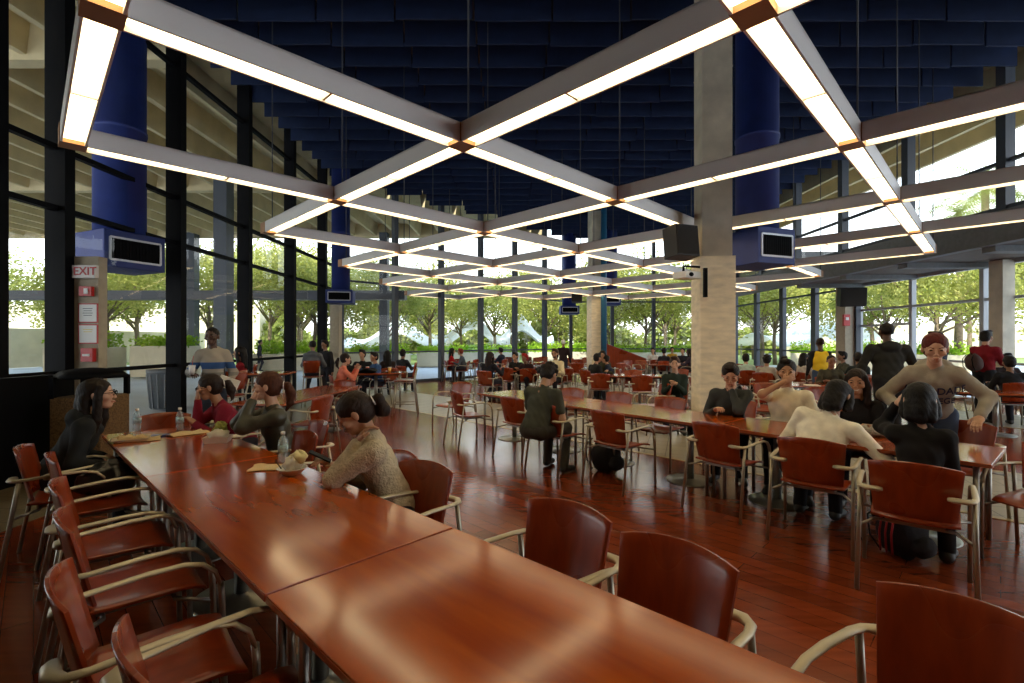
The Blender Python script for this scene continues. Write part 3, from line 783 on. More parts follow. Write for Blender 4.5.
roof('roof_canopy', [(-34, -5), (-6.4, -5), (-6.4, 17.1), (1.9, 25.6), (-34, 25.6)], -33.6, 1.2, 1.15, lambda x: (-5 if x < -6.5 else 17.3 + (x + 6.4) * 1.03, 25.55))
cb = MB()
for y in (9.5, 17.6, 25.45): cb.box(((-34 + (-6.6 if y < 20 else 1.7)) / 2, y, 7.4), (34 + (-6.6 if y < 20 else 1.7), 0.3, 0.7))
outside(cb.build('roof_cross_beam', M['concout']))
roof('roof_canopy_side', [(10.2, -5), (14.2, -5), (14.2, 26.4), (10.2, 26.4)], 10.9, 14.2, 1.1, lambda x: (-5, 26.3))
for (x, y) in ((-6.6, 25.0), (-9.3, 15.6), (-16.5, 25.0)):
    outside(MB().box((x, y, 3.6), (0.42, 0.42, 7.2)).build('pillar_outdoor', M['greyframe']))
outside(MB().box((-17.5, 20.5, 3.55), (26, 0.5, 0.38)).build('beam_outdoor_walkway', M['darkgrey']))
outside(MB().box((-30, 32, 1.2), (0.3, 30, 2.4)).build('wall_outdoor_far_left', M['planter']))

def planter(x, y, w, dd, h, rz, label):
    e = tag(empty('planter', (x, y, 0), rz), label, 'planter')
    bevel(MB().box((0, 0, h / 2), (w, dd, h)).build('planter_wall', M['planter'], e), 0.03)
    b = MB(); rnd = random.Random(int(abs(x * 31 + y * 17)))
    n = int(w * dd * 260)
    for _ in range(min(n, 4500)):
        p = Vector((rnd.uniform(-w / 2, w / 2), rnd.uniform(-dd / 2, dd / 2), h + rnd.random() ** 1.4 * 0.75 * (0.7 + 0.3 * math.sin(x + 3 * rnd.random()))))
        a = Vector((rnd.uniform(-1, 1), rnd.uniform(-1, 1), rnd.uniform(-.6, 1))).normalized() * 0.13; c = a.orthogonal().normalized() * 0.07
        b.add([p, p + a * 0.5 + c, p + a, p + a * 0.5 - c], [(0, 1, 2, 3)])
    tag(b.build('hedge_leaves', M['leafC'], e), kind='stuff')
    return e
planter(-19.2, 21.8, 2.4, 1.6, 1.35, 0, 'grey concrete planter block outside, the one nearest the exit post')
planter(-16.0, 22.4, 2.2, 1.6, 1.4, 0, 'grey concrete planter block outside, just left of the striped hoodie man')
planter(-12.6, 27.5, 3.4, 2.0, 0.9, 0.1, 'pale planter outside behind the walking passer-by')
planter(-8.2, 30.0, 3.5, 1.6, 0.85, 0, 'pale planter outside behind the black-shirted man at the food table')
planter(-2.8, 31.5, 6.5, 1.6, 0.9, 0.05, 'long pale planter with bright green shrubs outside the far left windows')
planter(4.4, 33.0, 6.5, 1.6, 0.9, 0, 'pale planter with green shrubs outside behind the white-capped person')
planter(9.5, 31.5, 4.5, 1.6, 0.9, 0, 'pale planter outside the back windows left of the stone pillar')
planter(20.5, 27.5, 8.0, 1.5, 0.9, -0.6, 'long planter outside the right windows behind the yellow vest')
planter(19.5, 14.5, 6.0, 1.5, 0.7, 1.4, 'low planter outside behind the man in red jacket')
e = tag(empty('litter_bin', (-8.35, 11.6, 0)), 'grey round litter bin standing outside the left glass wall', 'litter bin')
MB().lathe([(0.26, 0), (0.34, 0.85), (0.35, 0.86), (0.35, 0.93), (0.3, 0.93), (0.28, 0.85)], n=28).build('bin_shell', pbr('grey_bin', (0.10, 0.11, 0.12), 0.6), e)
rb = MB()
for k in range(14):
    t = 2 * PI * k / 14; rb.bar((0.275 * math.cos(t), 0.275 * math.sin(t), 0.03), (0.345 * math.cos(t), 0.345 * math.sin(t), 0.83), 0.02, 0.02)
rb.build('ribs', pbr('grey_bin2', (0.16, 0.17, 0.18), 0.6), e)

def tree_mesh(seed, hgt, rad, trunk_h, leafm, nleaf):
    rnd = random.Random(seed)
    e = empty('tree')
    b = MB(); b.tube([(0, 0, 0), (0.08, 0.02, trunk_h * 0.5), (0, 0.05, trunk_h), (0.1, 0, trunk_h + 1.2)], [0.17, 0.13, 0.11, 0.05], 8)
    tips = []
    for k in range(9):
        t = 2 * PI * k / 9 + rnd.random(); z0 = trunk_h * (0.75 + 0.4 * rnd.random())
        tip = Vector((math.cos(t) * rad * rnd.uniform(.4, .75), math.sin(t) * rad * rnd.uniform(.4, .75), z0 + (hgt - trunk_h) * rnd.uniform(.3, .75)))
        mid = Vector((0, 0, z0)) * 0.5 + tip * 0.5 + Vector((0, 0, -0.15)); b.tube([(0, 0, z0), mid, tip], [0.075, 0.05, 0.02], 6); tips.append(tip)
    b.build('trunk', M['bark'], e)
    cl = [t + Vector((rnd.gauss(0, .5), rnd.gauss(0, .5), rnd.gauss(0, .4))) for t in tips for _ in range(3)] + [Vector((0, 0, hgt * 0.8)), Vector((0.5, 0.3, hgt * 0.7))]
    c = MB(); vs = []; fs = []
    for _ in range(nleaf):
        q = rnd.choice(cl); g = Vector((rnd.gauss(0, 1), rnd.gauss(0, 1), rnd.gauss(0, .7))); g = g.normalized() * (rnd.random() ** 0.4) * rad * 0.42
        p = q + g; a = Vector((rnd.uniform(-1, 1), rnd.uniform(-1, 1), rnd.uniform(-1, .6))).normalized() * 0.21; cc = a.orthogonal().normalized() * 0.08
        o = len(vs); vs += [p, p + a * 0.5 + cc, p + a, p + a * 0.5 - cc]; fs.append((o, o + 1, o + 2, o + 3))
    c.add(vs, fs); c.build('crown', leafm, e)
    return e
T = [tree_mesh(1, 8.2, 3.4, 3.0, M['leafA'], 7000), tree_mesh(2, 7.2, 3.0, 2.6, M['leafB'], 6000), tree_mesh(5, 9.0, 3.8, 3.4, M['leafA'], 8000)]
tused = [False] * 3
tl = [(-24.5, 29.2, 0, .95), (-33, 30.0, 1, 1.0), (-11.5, 28.3, 0, .9), (-18.5, 29.5, 2, .9), (-29, 34, 0, 1.0), (-14.5, 33, 2, 1.0), (-8.0, 31, 1, .95), (-6.5, 38, 0, 1.0), (-1.5, 42, 1, 1.05), (2.5, 37, 0, .95), (-19, 38, 2, 1.1), (-28, 36, 1, 1.2), (6.2, 31.5, 0, .95), (9.3, 33.5, 2, .85), (12, 38, 1, 1.1), (15.5, 30, 0, .9), (18.5, 34, 2, .9), (21, 27.2, 1, .85), (24.5, 33, 0, 1.0), (30, 27, 2, 1.0), (19.5, 22.2, 0, .8), (34, 36, 1, 1.2), (28, 20.5, 1, .8), (0, 52, 2, 1.1), (10, 52, 0, 1.2), (-32, 22, 0, 1.0)]
for k, (x, y, ty, s_) in enumerate(tl):
    o = T[ty] if not tused[ty] else copy_tree(T[ty]); tused[ty] = True
    o.location = (x, y, -0.1); o.scale = (s_, s_, s_); o.rotation_euler = (0, 0, k * 1.7)
    side = 'left' if x < -7 else ('back' if x < 13 else 'right')
    tag(o, 'leafy sunlit tree standing outside beyond the %s windows' % side, 'tree', 'trees outside the %s windows' % side)
def palm(x, y, h, label):
    e = tag(empty('palm_tree', (x, y, 0)), label, 'palm tree')
    MB().tube([(0, 0, 0), (0.1, 0, h * 0.5), (0.05, 0, h)], [0.2, 0.15, 0.13], 8).build('trunk', M['bark'], e)
    b = MB(); rnd = random.Random(int(x * 10))
    for k in range(22):
        t = 2 * PI * k / 22; el = rnd.uniform(-.5, 1.0); prev = Vector((0.05, 0, h)); dr = Vector((math.cos(t) * math.cos(el), math.sin(t) * math.cos(el), math.sin(el)))
        for s_ in range(9):
            nx = prev + dr * 0.28; dr = (dr + Vector((0, 0, -0.16))).normalized(); side = dr.cross(Vector((0, 0, 1))).normalized()
            for sg in (-1, 1):
                tip = nx + side * sg * 0.5 + dr * 0.25 + Vector((0, 0, -0.12)); b.add([prev, prev + dr * 0.07, tip], [(0, 1, 2)])
                b.add([prev + dr * .13, prev + dr * 0.2, tip + dr * .13], [(0, 1, 2)])
            prev = nx
    b.build('fronds', M['leafB'], e)
palm(23.5, 25.5, 8.4, 'tall palm outside, seen through the right clerestory glass')
palm(20.5, 21.0, 8.2, 'nearer palm outside at the right edge of the clerestory glass')

def tent(x, y, w, dd, h, label):
    e = tag(empty('tent', (x, y, 0)), label, 'tent')
    def fn(u, v):
        a = (u - .5) * 2; b_ = (v - .5) * 2
        r_ = min(1, math.hypot(a, b_)); z = h * (0.55 + 0.45 * (1 - r_) ** 1.6) - 0.25 * h * (a * a * b_ * b_)
        z += 0.12 * h * math.cos(a * PI * 1.5)
        return (a * w / 2, b_ * dd / 2, z), (0, 0, 1)
    MB().sheet(fn, 20, 12, 0.03).build('canopy', M['tent'], e)
    for sx in (-1, 1):
        for sy in (-1, 1): MB().tube([(sx * w * .46, sy * dd * .46, 0), (sx * w * .46, sy * dd * .46, h * 0.36)], 0.05, 8).build('leg', M['steel'], e)
    return e
tent(-10.2, 44, 9, 6, 3.6, 'white peaked tent outside behind the coral-sweater woman')
tent(-4.2, 50, 8, 6, 4.4, 'white peaked tent outside, second from left')
tent(1.0, 54, 7, 6, 4.2, 'white peaked tent outside behind the middle of the hall')
tent(26, 40, 12, 7, 4.2, 'white peaked tent outside the right windows')
for x, y, w, h in ((40, 50, 22, 3.2), (60, 30, 14, 4.5), (-45, 60, 30, 6)):
    outside(MB().box((x, y, h / 2), (w, 5, h)).build('wall_distant_building', M['planter']))
outside(MB().box((0, 62, 0.6), (120, 0.6, 1.2)).build('wall_distant_garden', M['planter']))
outside(MB().add([(-40, 33.5, -0.04), (60, 33.5, -0.04), (60, 61, -0.04), (-40, 61, -0.04)], [(0, 1, 2, 3)]).build('lawn', M['lawn']))

hd_ = MB(); rnd_ = random.Random(99); hv = []; hf_ = []
for _ in range(15000):
    x_ = rnd_.uniform(-48, 52); p_ = Vector((x_, 59 + rnd_.uniform(-1.2, 1.2), rnd_.random() ** 0.8 * (3.6 + 1.3 * math.sin(x_ * .35) + 0.8 * math.sin(x_ * 1.1)))); a_ = Vector((rnd_.uniform(-1, 1), rnd_.uniform(-1, 1), rnd_.uniform(-1, 1))).normalized() * 0.75; c_ = a_.orthogonal().normalized() * 0.3
    o_ = len(hv); hv += [p_, p_ + a_ * .5 + c_, p_ + a_, p_ + a_ * .5 - c_]; hf_.append((o_, o_ + 1, o_ + 2, o_ + 3))
tag(hd_.add(hv, hf_).build('hedge', M['leafB']), 'tall distant green hedge closing the garden behind the white tents', 'hedge', kind='stuff')
for k_, (x_, y_, s_) in enumerate(((-5, 47, 1.0), (4.5, 46, 1.0), (15.5, 46, 1.0), (-12, 50, 1.1), (22, 44, 1.0), (-20, 46, 1.1), (8.5, 42, .9))):
    o = copy_tree(T[k_ % 3]); o.location = (x_, y_, -.1); o.scale = (s_, s_, s_ * .95); o.rotation_euler = (0, 0, k_ * 2.1)
    sd_ = 'left' if x_ < -7 else ('back' if x_ < 13 else 'right'); tag(o, 'leafy sunlit tree standing outside beyond the %s windows' % sd_, 'tree', 'trees outside the %s windows' % sd_)
# slanted red display stand by the back windows
e = tag(empty('display_stand', (5.45, 23.3, 0), R(-8)), 'red-brown slanted wooden panel stand by the far pillar and back windows', 'display stand')
b = MB(); b.add([(-1.0, 0, 0.35), (1.1, 0, 0.35), (1.1, 0, 0.75), (-1.0, 0, 1.55), (-1.0, 0.5, 0.35), (1.1, 0.5, 0.35), (1.1, 0.5, 0.75), (-1.0, 0.5, 1.55)],
      [(0, 1, 2, 3), (7, 6, 5, 4), (0, 4, 5, 1), (1, 5, 6, 2), (2, 6, 7, 3), (3, 7, 4, 0)])
bevel(b.build('slanted_panel', M['ply'], e), 0.02)
for sx in (-0.85, 0.95): MB().box((sx, 0.25, 0.2), (0.1, 0.4, 0.4)).build('leg', M['tabledark'], e)

# ---------------------------------------------------------------- food and small things on the near row
TZ = 0.7405
def bottle(px, py, label, z=TZ):
    p = at(px, py, z)
    e = tag(empty('water_bottle', p), label, 'bottle')
    MB().lathe([(0.028, 0.0), (0.033, 0.004), (0.033, 0.05), (0.031, 0.055), (0.033, 0.06), (0.033, 0.14), (0.03, 0.155), (0.014, 0.185), (0.0125, 0.2)], n=20).build('bottle_body', clear_mat('clear_bottle_plastic', (0.86, 0.92, 0.95), 0.28), e)
    MB().lathe([(0.0342, 0.075), (0.0342, 0.125)], n=20).build('paper_label', pbr('bottle_paper_label', (0.35, 0.5, 0.55), 0.5, noise=0.7, nscale=40), e)
    MB().lathe([(0.015, 0.198), (0.015, 0.216), (0.013, 0.218)], n=16).build('cap', M['white'], e)
bottle(137, 431, 'clear water bottle with white cap beside the tray of the woman in glasses')
bottle(180, 430, 'clear water bottle standing between the two sides of the far near-row table')
bottle(283, 462, 'clear water bottle with green label behind the white paper bowl')

def blob(mb, c, r_, seed, n=10, amp=0.3, flat=0.6):
    rnd = random.Random(seed); ph = [rnd.uniform(0, 6) for _ in range(6)]
    vs = []; fs = []
    for i in range(n + 1):
        th = PI * i / n
        for j in range(2 * n):
            f = PI * j / n
            rr = r_ * (1 + amp * (math.sin(3 * f + ph[0]) * math.sin(2 * th + ph[1]) + 0.5 * math.sin(5 * f + ph[2] + 3 * th) + 0.4 * math.sin(7 * th + ph[3] + 2 * f)))
            vs.append((c[0] + rr * math.sin(th) * math.cos(f), c[1] + rr * math.sin(th) * math.sin(f), c[2] + rr * flat * math.cos(th)))
    for i in range(n):
        for j in range(2 * n):
            a = i * 2 * n + j; b_ = i * 2 * n + (j + 1) % (2 * n); fs.append((a, a + 2 * n, b_ + 2 * n, b_))
    mb.add(vs, fs, True); return mb
def napkin(px, py, w, dd, rz, label, seed=1, mat='napkin', z=TZ, kind='napkin'):
    p = at(px, py, z)
    rnd = random.Random(seed); ph = rnd.uniform(0, 6)
    def fn(u, v): return ((u - .5) * w + 0.01 * math.sin(5 * v + ph), (v - .5) * dd + 0.008 * math.sin(6 * u), 0.006 + 0.01 * max(0, math.sin(7 * u + ph) * math.sin(5 * v)) + 0.012 * max(0, u - .8) * 5 * v), (0, 0, 1)
    o = MB().sheet(fn, 14, 12, 0.003).build(kind, M[mat], None, p, rz); tag(o, label, kind.replace('_', ' ')); return o
napkin(140, 440, 0.30, 0.2, 0.5, 'brown paper napkin under the food of the woman in glasses', 3)
napkin(187, 434, 0.30, 0.2, 0.9, 'brown paper napkin lying flat between the bottle and the burger', 4)
napkin(270, 468, 0.24, 0.16, 0.3, 'crumpled brown napkin left of the white paper bowl', 5)
napkin(232, 437, 0.22, 0.16, 0.7, 'white napkin behind the wrapped sandwich box', 6, 'paper')
# tray with food (woman in glasses)
p = at(131, 441, TZ)
e = tag(empty('food_tray', p, 0.6), 'paper tray with wrapped food before the woman in glasses', 'food tray')
def trayfn(u, v): return ((u - .5) * 0.27, (v - .5) * 0.18, 0.006 + 0.02 * max(abs(u - .5) * 2, abs(v - .5) * 2) ** 6), (0, 0, 1)
MB().sheet(trayfn, 12, 10, 0.004).build('tray', pbr('tray_card', (0.6, 0.5, 0.36), 0.8), e)
b = MB(); blob(b, (-0.03, 0, 0.025), 0.06, 3, flat=0.4); blob(b, (0.06, 0.02, 0.022), 0.045, 5, flat=0.4); b.build('wrapped_food', M['napkin'], e)
tag(bevel(MB().box((0, 0, 0.006), (0.15, 0.07, 0.012)).build('phone', pbr('blue_phone', (0.02, 0.06, 0.3), 0.3), None, at(160, 436, TZ), 0.3), 0.004), 'dark blue phone lying right of the tray of the woman in glasses', 'phone')
# burger on tray
p = at(205, 424, TZ)
e = tag(empty('burger_plate', p), 'burger bun on a paper plate before the red-sweater woman', 'plate of food')
MB().lathe([(0.07, 0.004), (0.12, 0.02), (0.118, 0.022), (0.068, 0.008), (0.001, 0.008)], n=28).build('plate', M['paper'], e)
MB().lathe([(0.045, 0.012), (0.052, 0.025), (0.05, 0.03)], (0, 0, 0), 20).build('bun_bottom', pbr('bun_crust', (0.6, 0.3, 0.07), 0.6), e)
MB().lathe([(0.055, 0.030), (0.056, 0.038)], (0, 0, 0), 20).build('patty', pbr('patty', (0.35, 0.13, 0.03), 0.7), e)
MB().lathe([(0.055, 0.038), (0.052, 0.055), (0.035, 0.068), (0.005, 0.073)], (0, 0, 0), 20).build('bun_top', MATS['bun_crust'], e)
# sandwich in a box
p = at(218, 442, TZ)
e = tag(empty('takeout_box', p, 0.25), 'white takeout box holding a wrapped sandwich before the olive jacket woman', 'takeout box')
b = MB(); b.add([(-.085, -.06, 0), (.085, -.06, 0), (.085, .06, 0), (-.085, .06, 0), (-.1, -.075, .05), (.1, -.075, .05), (.1, .075, .05), (-.1, .075, .05)], [(3, 2, 1, 0), (0, 1, 5, 4), (1, 2, 6, 5), (2, 3, 7, 6), (3, 0, 4, 7)])
b.build('box', M['paper'], e)
b = MB(); blob(b, (0, 0, 0.06), 0.075, 9, amp=0.2, flat=0.6); b.build('wrapped_sandwich', M['paper'], e)
b = MB(); blob(b, (0.0, 0.06, 0.10), 0.05, 12, amp=0.35, flat=1.0); b.build('lettuce', pbr('lettuce', (0.25, 0.28, 0.06), 0.7, noise=0.6, nscale=30), e)
# bowl with crumpled papers
p = at(292, 474, TZ)
e = tag(empty('paper_bowl', p), 'white paper bowl full of crumpled napkins and a black fork on the near table', 'bowl')
MB().lathe([(0.05, 0.0), (0.055, 0.003), (0.088, 0.038), (0.094, 0.042), (0.09, 0.044), (0.084, 0.038), (0.05, 0.008), (0.001, 0.006)], n=36).build('bowl_shell', M['white'], e)
b = MB(); blob(b, (0.0, 0.0, 0.055), 0.055, 21, amp=0.22, flat=0.9); b.build('crumpled_foil', pbr('crumpled_plastic', (0.72, 0.7, 0.64), 0.35), e)
b = MB(); blob(b, (0.03, 0.03, 0.10), 0.055, 27, amp=0.25, flat=0.7); b.build('crumpled_napkin', pbr('yellow_napkin', (0.85, 0.78, 0.45), 0.8), e)
MB().tube([(-0.05, -0.04, 0.045), (-0.085, -0.05, 0.1)], 0.004, 6).build('fork_handle', M['black'], e)
napkin(287, 468, 0.10, 0.09, 1.2, 'small crumpled white paper beside the bottle behind the bowl', 8, 'paper')
# things on other tables
b = MB(); blob(b, (0, 0, 0.04), 0.2, 31, amp=0.2, flat=0.3)
tag(b.build('bag', M['black'], None, (-3.45, 11.6, 0.86)), 'black bag lying on the food table of the coral-sweater woman', 'bag')
for k, (x, y, c_) in enumerate(((-3.75, 11.7, (0.8, 0.8, 0.75)), (-3.6, 12.05, (0.7, 0.1, 0.05)), (-3.0, 11.85, (0.8, 0.5, 0.1)))):
    e = tag(empty('drink_cup', (x, y, 0.842)), ('white', 'red', 'orange')[k] + ' drink cup on the food table by the coral-sweater woman', 'cup')
    MB().lathe([(0.03, 0), (0.042, 0.12)], n=16).build('cup_body', pbr('cup_%d' % k, c_, 0.5), e); MB().lathe([(0.045, 0.12), (0.045, 0.128), (0.035, 0.133)], n=16).build('cup_lid', M['white'], e)
for k, (px, py) in enumerate(((770, 384.5), (812, 385.5))):
    tag(MB().box((0, 0, 0.006), (0.34, 0.24, 0.012)).build('open_book', M['paper'], None, at(px, py, 0.742), 0.2 + k), ('left' if k == 0 else 'right') + ' sheaf of white papers on the table before the camouflage man', 'papers')
b = MB(); blob(b, (0, 0, 0.03), 0.16, 41, amp=0.25, flat=0.3)
tag(b.build('scarf', pbr('grey_knit', (0.3, 0.28, 0.25), 0.95, noise=0.5, nscale=60, bump=0.8), None, at(866, 434, 0.742)), 'crumpled grey knit scarf on the table before the smiling dark-haired woman', 'scarf')
tag(bevel(MB().box((0, 0, 0.035), (0.13, 0.015, 0.07)).build('tablet', M['black'], None, at(738, 417, 0.741), 0.2), 0.004), 'black phone propped up before the man in dark grey', 'phone')
for k, (px, py) in enumerate(((540, 371), (550, 369))):
    b = MB(); blob(b, (0, 0, 0.07), 0.11, 51 + k, amp=0.3, flat=0.7); tag(b.build('bag', pbr('bagm%d' % k, ((0.02, 0.02, 0.03), (0.35, 0.03, 0.02))[k], 0.7), None, at(px, py + 1.5, 0.742)), ('black', 'dark red')[k] + ' bag on the table of the cream-shirted group', 'bag')
def backpack(loc, rz, col, label, s_=1.0, stripe=None):
    e = tag(empty('backpack', loc, rz), label, 'backpack'); e.scale = (s_, s_, s_)
    b = MB(); blob(b, (0, 0, 0.21), 0.18, int(loc[0] * 7) + 60, n=12, amp=0.07, flat=1.25); b.build('bag_body', pbr('pack_%s' % (str(col)), col, 0.8, bump=0.4, bscale=30), e)
    b = MB(); blob(b, (0, -0.15, 0.14), 0.11, 61, amp=0.06, flat=0.9); b.build('front_pocket', MATS['pack_%s' % (str(col))], e)
    for sx in (-1, 1): MB().tube([(sx * 0.08, 0.14, 0.40), (sx * 0.1, 0.23, 0.3), (sx * 0.11, 0.2, 0.12), (sx * 0.1, 0.12, 0.03)], 0.014, 6, 0.5).build('strap', M['black'], e)
    MB().tube([(-0.03, 0.1, 0.42), (0, 0.11, 0.47), (0.03, 0.1, 0.42)], 0.008, 6).build('carry_loop', M['black'], e)
    if stripe:
        b = MB()
        for q in range(3): b.tube([(-0.19, -0.05 + q * 0.05, 0.05), (-0.205, -0.05 + q * 0.05, 0.22), (-0.17, -0.05 + q * 0.05, 0.38)], 0.008, 6)
        b.build('red_stripes', pbr('stripe_red', (0.45, 0.02, 0.03), 0.6), e)
    return e
backpack((1.15, 5.95, 0.0), 0.7, (0.01, 0.01, 0.012), 'black backpack on the floor beside the man in green tee')
backpack((2.92, 3.62, 0.0), 0.3, (0.012, 0.012, 0.018), 'black backpack with red stripes under the chair of the black-clad bobbed-hair person', 0.85, True)
backpack((-0.55, 13.3, 0.0), 0.2, (0.01, 0.01, 0.012), 'black bag on the floor below the long-haired woman of the far group', 0.8)
b = MB(); blob(b, (0, 0, 0.1), 0.17, 77, n=14, amp=0.15, flat=0.75)
tag(b.build('handbag', pbr('black_leather', (0.008, 0.008, 0.009), 0.3), None, (-3.02, 3.62, 0.465)), 'black glossy handbag lying on the chair next to the woman in glasses', 'bag')

# ---------------------------------------------------------------- people: smooth-blended bodies meshed by surface nets
def surf_nets(F, org, h):
    s = F < 0
    nx, ny, nz = F.shape
    cnt = np.zeros((nx - 1, ny - 1, nz - 1)); P = np.zeros((nx - 1, ny - 1, nz - 1, 3))
    corners = [(i, j, k) for i in (0, 1) for j in (0, 1) for k in (0, 1)]
    def sub(A, c): return A[c[0]:nx - 1 + c[0], c[1]:ny - 1 + c[1], c[2]:nz - 1 + c[2]]
    for c in corners:
        for ax in range(3):
            if c[ax] == 0:
                d = list(c); d[ax] = 1; d = tuple(d)
                a = sub(F, c); b = sub(F, d); x = (a < 0) != (b < 0)
                t = np.where(x, a / np.where(x, a - b, 1), 0)
                cnt += x
                for q in range(3):
                    P[..., q] += np.where(x, c[q] + (t if q == ax else 0), 0)
    act = cnt > 0
    idx = -np.ones(cnt.shape, int); n = int(act.sum()); idx[act] = np.arange(n)
    g = np.argwhere(act)
    V = (g + P[act] / cnt[act][:, None]) * h + np.array(org)
    faces = []
    for ax in range(3):
        u, v = [(1, 2), (2, 0), (0, 1)][ax]
        sl0 = [slice(1, -1)] * 3; sl1 = [slice(1, -1)] * 3
        sl0[ax] = slice(0, F.shape[ax] - 1); sl1[ax] = slice(1, F.shape[ax])
        a = s[tuple(sl0)]; b = s[tuple(sl1)]
        for flip, mask in ((False, a & ~b), (True, ~a & b)):
            e = np.argwhere(mask)
            if len(e) == 0: continue
            e = e.copy(); 
            for q in range(3):
                if q != ax: e[:, q] += 1
            def I(du, dv):
                f = e.copy(); f[:, u] -= du; f[:, v] -= dv
                return idx[f[:, 0], f[:, 1], f[:, 2]]
            q4 = np.stack([I(1, 1), I(0, 1), I(0, 0), I(1, 0)], 1)
            if flip: q4 = q4[:, ::-1]
            faces.append(q4)
    return V, (np.concatenate(faces) if faces else np.zeros((0, 4), int))

class SDF:
    """list of primitives: capsule (a,b,ra,rb) / ellipsoid (c, radii, basis); op add or cut"""
    def __init__(s, k=0.03): s.p = []; s.k = k
    def cap(s, a, b, ra, rb=None, k=None, cut=False):
        s.p.append(('c', np.array(a, float), np.array(b, float), ra, ra if rb is None else rb, s.k if k is None else k, cut)); return s
    def ell(s, c, rad, B=None, k=None, cut=False):
        s.p.append(('e', np.array(c, float), np.array(rad, float), np.eye(3) if B is None else B, None, s.k if k is None else k, cut)); return s
    def chain(s, pts, rs, k=None):
        for i in range(len(pts) - 1): s.cap(pts[i], pts[i + 1], rs[i], rs[i + 1], k)
        return s
    def mesh(s, h, noise=0.0, nf=30.0, box=None):
        lo = np.array([1e9] * 3); hi = -lo
        for p in s.p:
            if p[6]: continue
            if p[0] == 'c':
                r = max(p[3], p[4]); lo = np.minimum(lo, np.minimum(p[1], p[2]) - r); hi = np.maximum(hi, np.maximum(p[1], p[2]) + r)
            else:
                r = max(p[2]); lo = np.minimum(lo, p[1] - r); hi = np.maximum(hi, p[1] + r)
        pad = 2.5 * h + noise + 0.01
        lo -= pad; hi += pad
        n = np.ceil((hi - lo) / h).astype(int) + 1
        F = np.full(n, 1.0, dtype=np.float32)
        ax = [lo[q] + np.arange(n[q]) * h for q in range(3)]
        for p in s.p:
            k = max(p[5], 1e-4)
            if p[0] == 'c': r = max(p[3], p[4]); l = np.minimum(p[1], p[2]) - r; u = np.maximum(p[1], p[2]) + r
            else: r = max(p[2]); l = p[1] - r; u = p[1] + r
            m = k + 3 * h + 0.01
            i0 = np.maximum(0, np.floor((l - m - lo) / h).astype(int)); i1 = np.minimum(n, np.ceil((u + m - lo) / h).astype(int) + 1)
            if (i1 <= i0).any(): continue
            X = ax[0][i0[0]:i1[0]][:, None, None]; Y = ax[1][i0[1]:i1[1]][None, :, None]; Z = ax[2][i0[2]:i1[2]][None, None, :]
            if p[0] == 'c':
                a, b = p[1], p[2]; ab = b - a; L = max(1e-9, ab @ ab)
                dx, dy, dz = X - a[0], Y - a[1], Z - a[2]
                t = np.clip((dx * ab[0] + dy * ab[1] + dz * ab[2]) / L, 0, 1)
                D = np.sqrt((dx - t * ab[0]) ** 2 + (dy - t * ab[1]) ** 2 + (dz - t * ab[2]) ** 2) - (p[3] + (p[4] - p[3]) * t)
            else:
                dx, dy, dz = X - p[1][0], Y - p[1][1], Z - p[1][2]; B = p[3]
                q = [dx * B[i][0] + dy * B[i][1] + dz * B[i][2] for i in range(3)]
                k0 = np.sqrt(sum((q[i] / p[2][i]) ** 2 for i in range(3))); k1 = np.sqrt(sum((q[i] / p[2][i] ** 2) ** 2 for i in range(3)))
                D = k0 * (k0 - 1) / np.maximum(k1, 1e-6)
            S = F[i0[0]:i1[0], i0[1]:i1[1], i0[2]:i1[2]]
            if p[6]:
                D = -D; hh = np.maximum(k - np.abs(S - D), 0) / k; S[...] = np.maximum(S, D) + hh * hh * k / 4
            else:
                hh = np.maximum(k - np.abs(S - D), 0) / k; S[...] = np.minimum(S, D) - hh * hh * k / 4
        if noise:
            X = ax[0][:, None, None]; Y = ax[1][None, :, None]; Z = ax[2][None, None, :]
            F += (noise * (np.sin(X * nf + 2 * np.sin(Z * nf * .6)) * np.sin(Y * nf * 1.1 + 1.3 * np.sin(X * nf * .5)) * np.sin(Z * nf * .8 + 1.7) + 0.6 * np.sin((X + Y) * nf * 1.9 + Z * nf * 1.2 + 2 * np.sin(Y * nf)))).astype(np.float32)
        return surf_nets(F, lo, h)

def np_obj(name, parts, mat, parent):
    vs = []; fs = []; o = 0
    for V, Fc in parts:
        vs.append(V); fs.append(Fc + o); o += len(V)
    V = np.concatenate(vs); Fc = np.concatenate(fs)
    me = bpy.data.meshes.new(name)
    me.vertices.add(len(V)); me.vertices.foreach_set('co', V.astype(np.float32).ravel())
    me.loops.add(len(Fc) * 4); me.loops.foreach_set('vertex_index', Fc.astype(np.int32).ravel())
    me.polygons.add(len(Fc)); me.polygons.foreach_set('loop_start', np.arange(0, len(Fc) * 4, 4, dtype=np.int32))
    me.update(calc_edges=True); me.validate()
    me.polygons.foreach_set('use_smooth', np.ones(len(me.polygons), bool))
    me.materials.append(mat)
    return link(name, me, parent)

def nrm(v): v = np.array(v, float); return v / max(1e-9, np.linalg.norm(v))
def V3(*a): return np.array(a, float)
SKIN = {'light': (0.60, 0.36, 0.25), 'tan': (0.45, 0.24, 0.14), 'brown': (0.28, 0.14, 0.08), 'dark': (0.09, 0.045, 0.028)}
def skin_m(t): return pbr('skin_' + t, SKIN[t], 0.5, noise=0.08, nscale=20)
def cloth_m(c, extra=''): return pbr('cloth_%.3f_%.3f_%.3f%s' % (*c, extra), c, 0.85, spec=0.25, bump=0.25, bscale=180, noise=0.12, nscale=14)
def hair_m(c): return pbr('hair_%.3f_%.3f_%.3f' % c, c, 0.55, spec=0.22, bump=0.35, bscale=60, stretch=(4, 4, .6), noise=0.35, nscale=20)

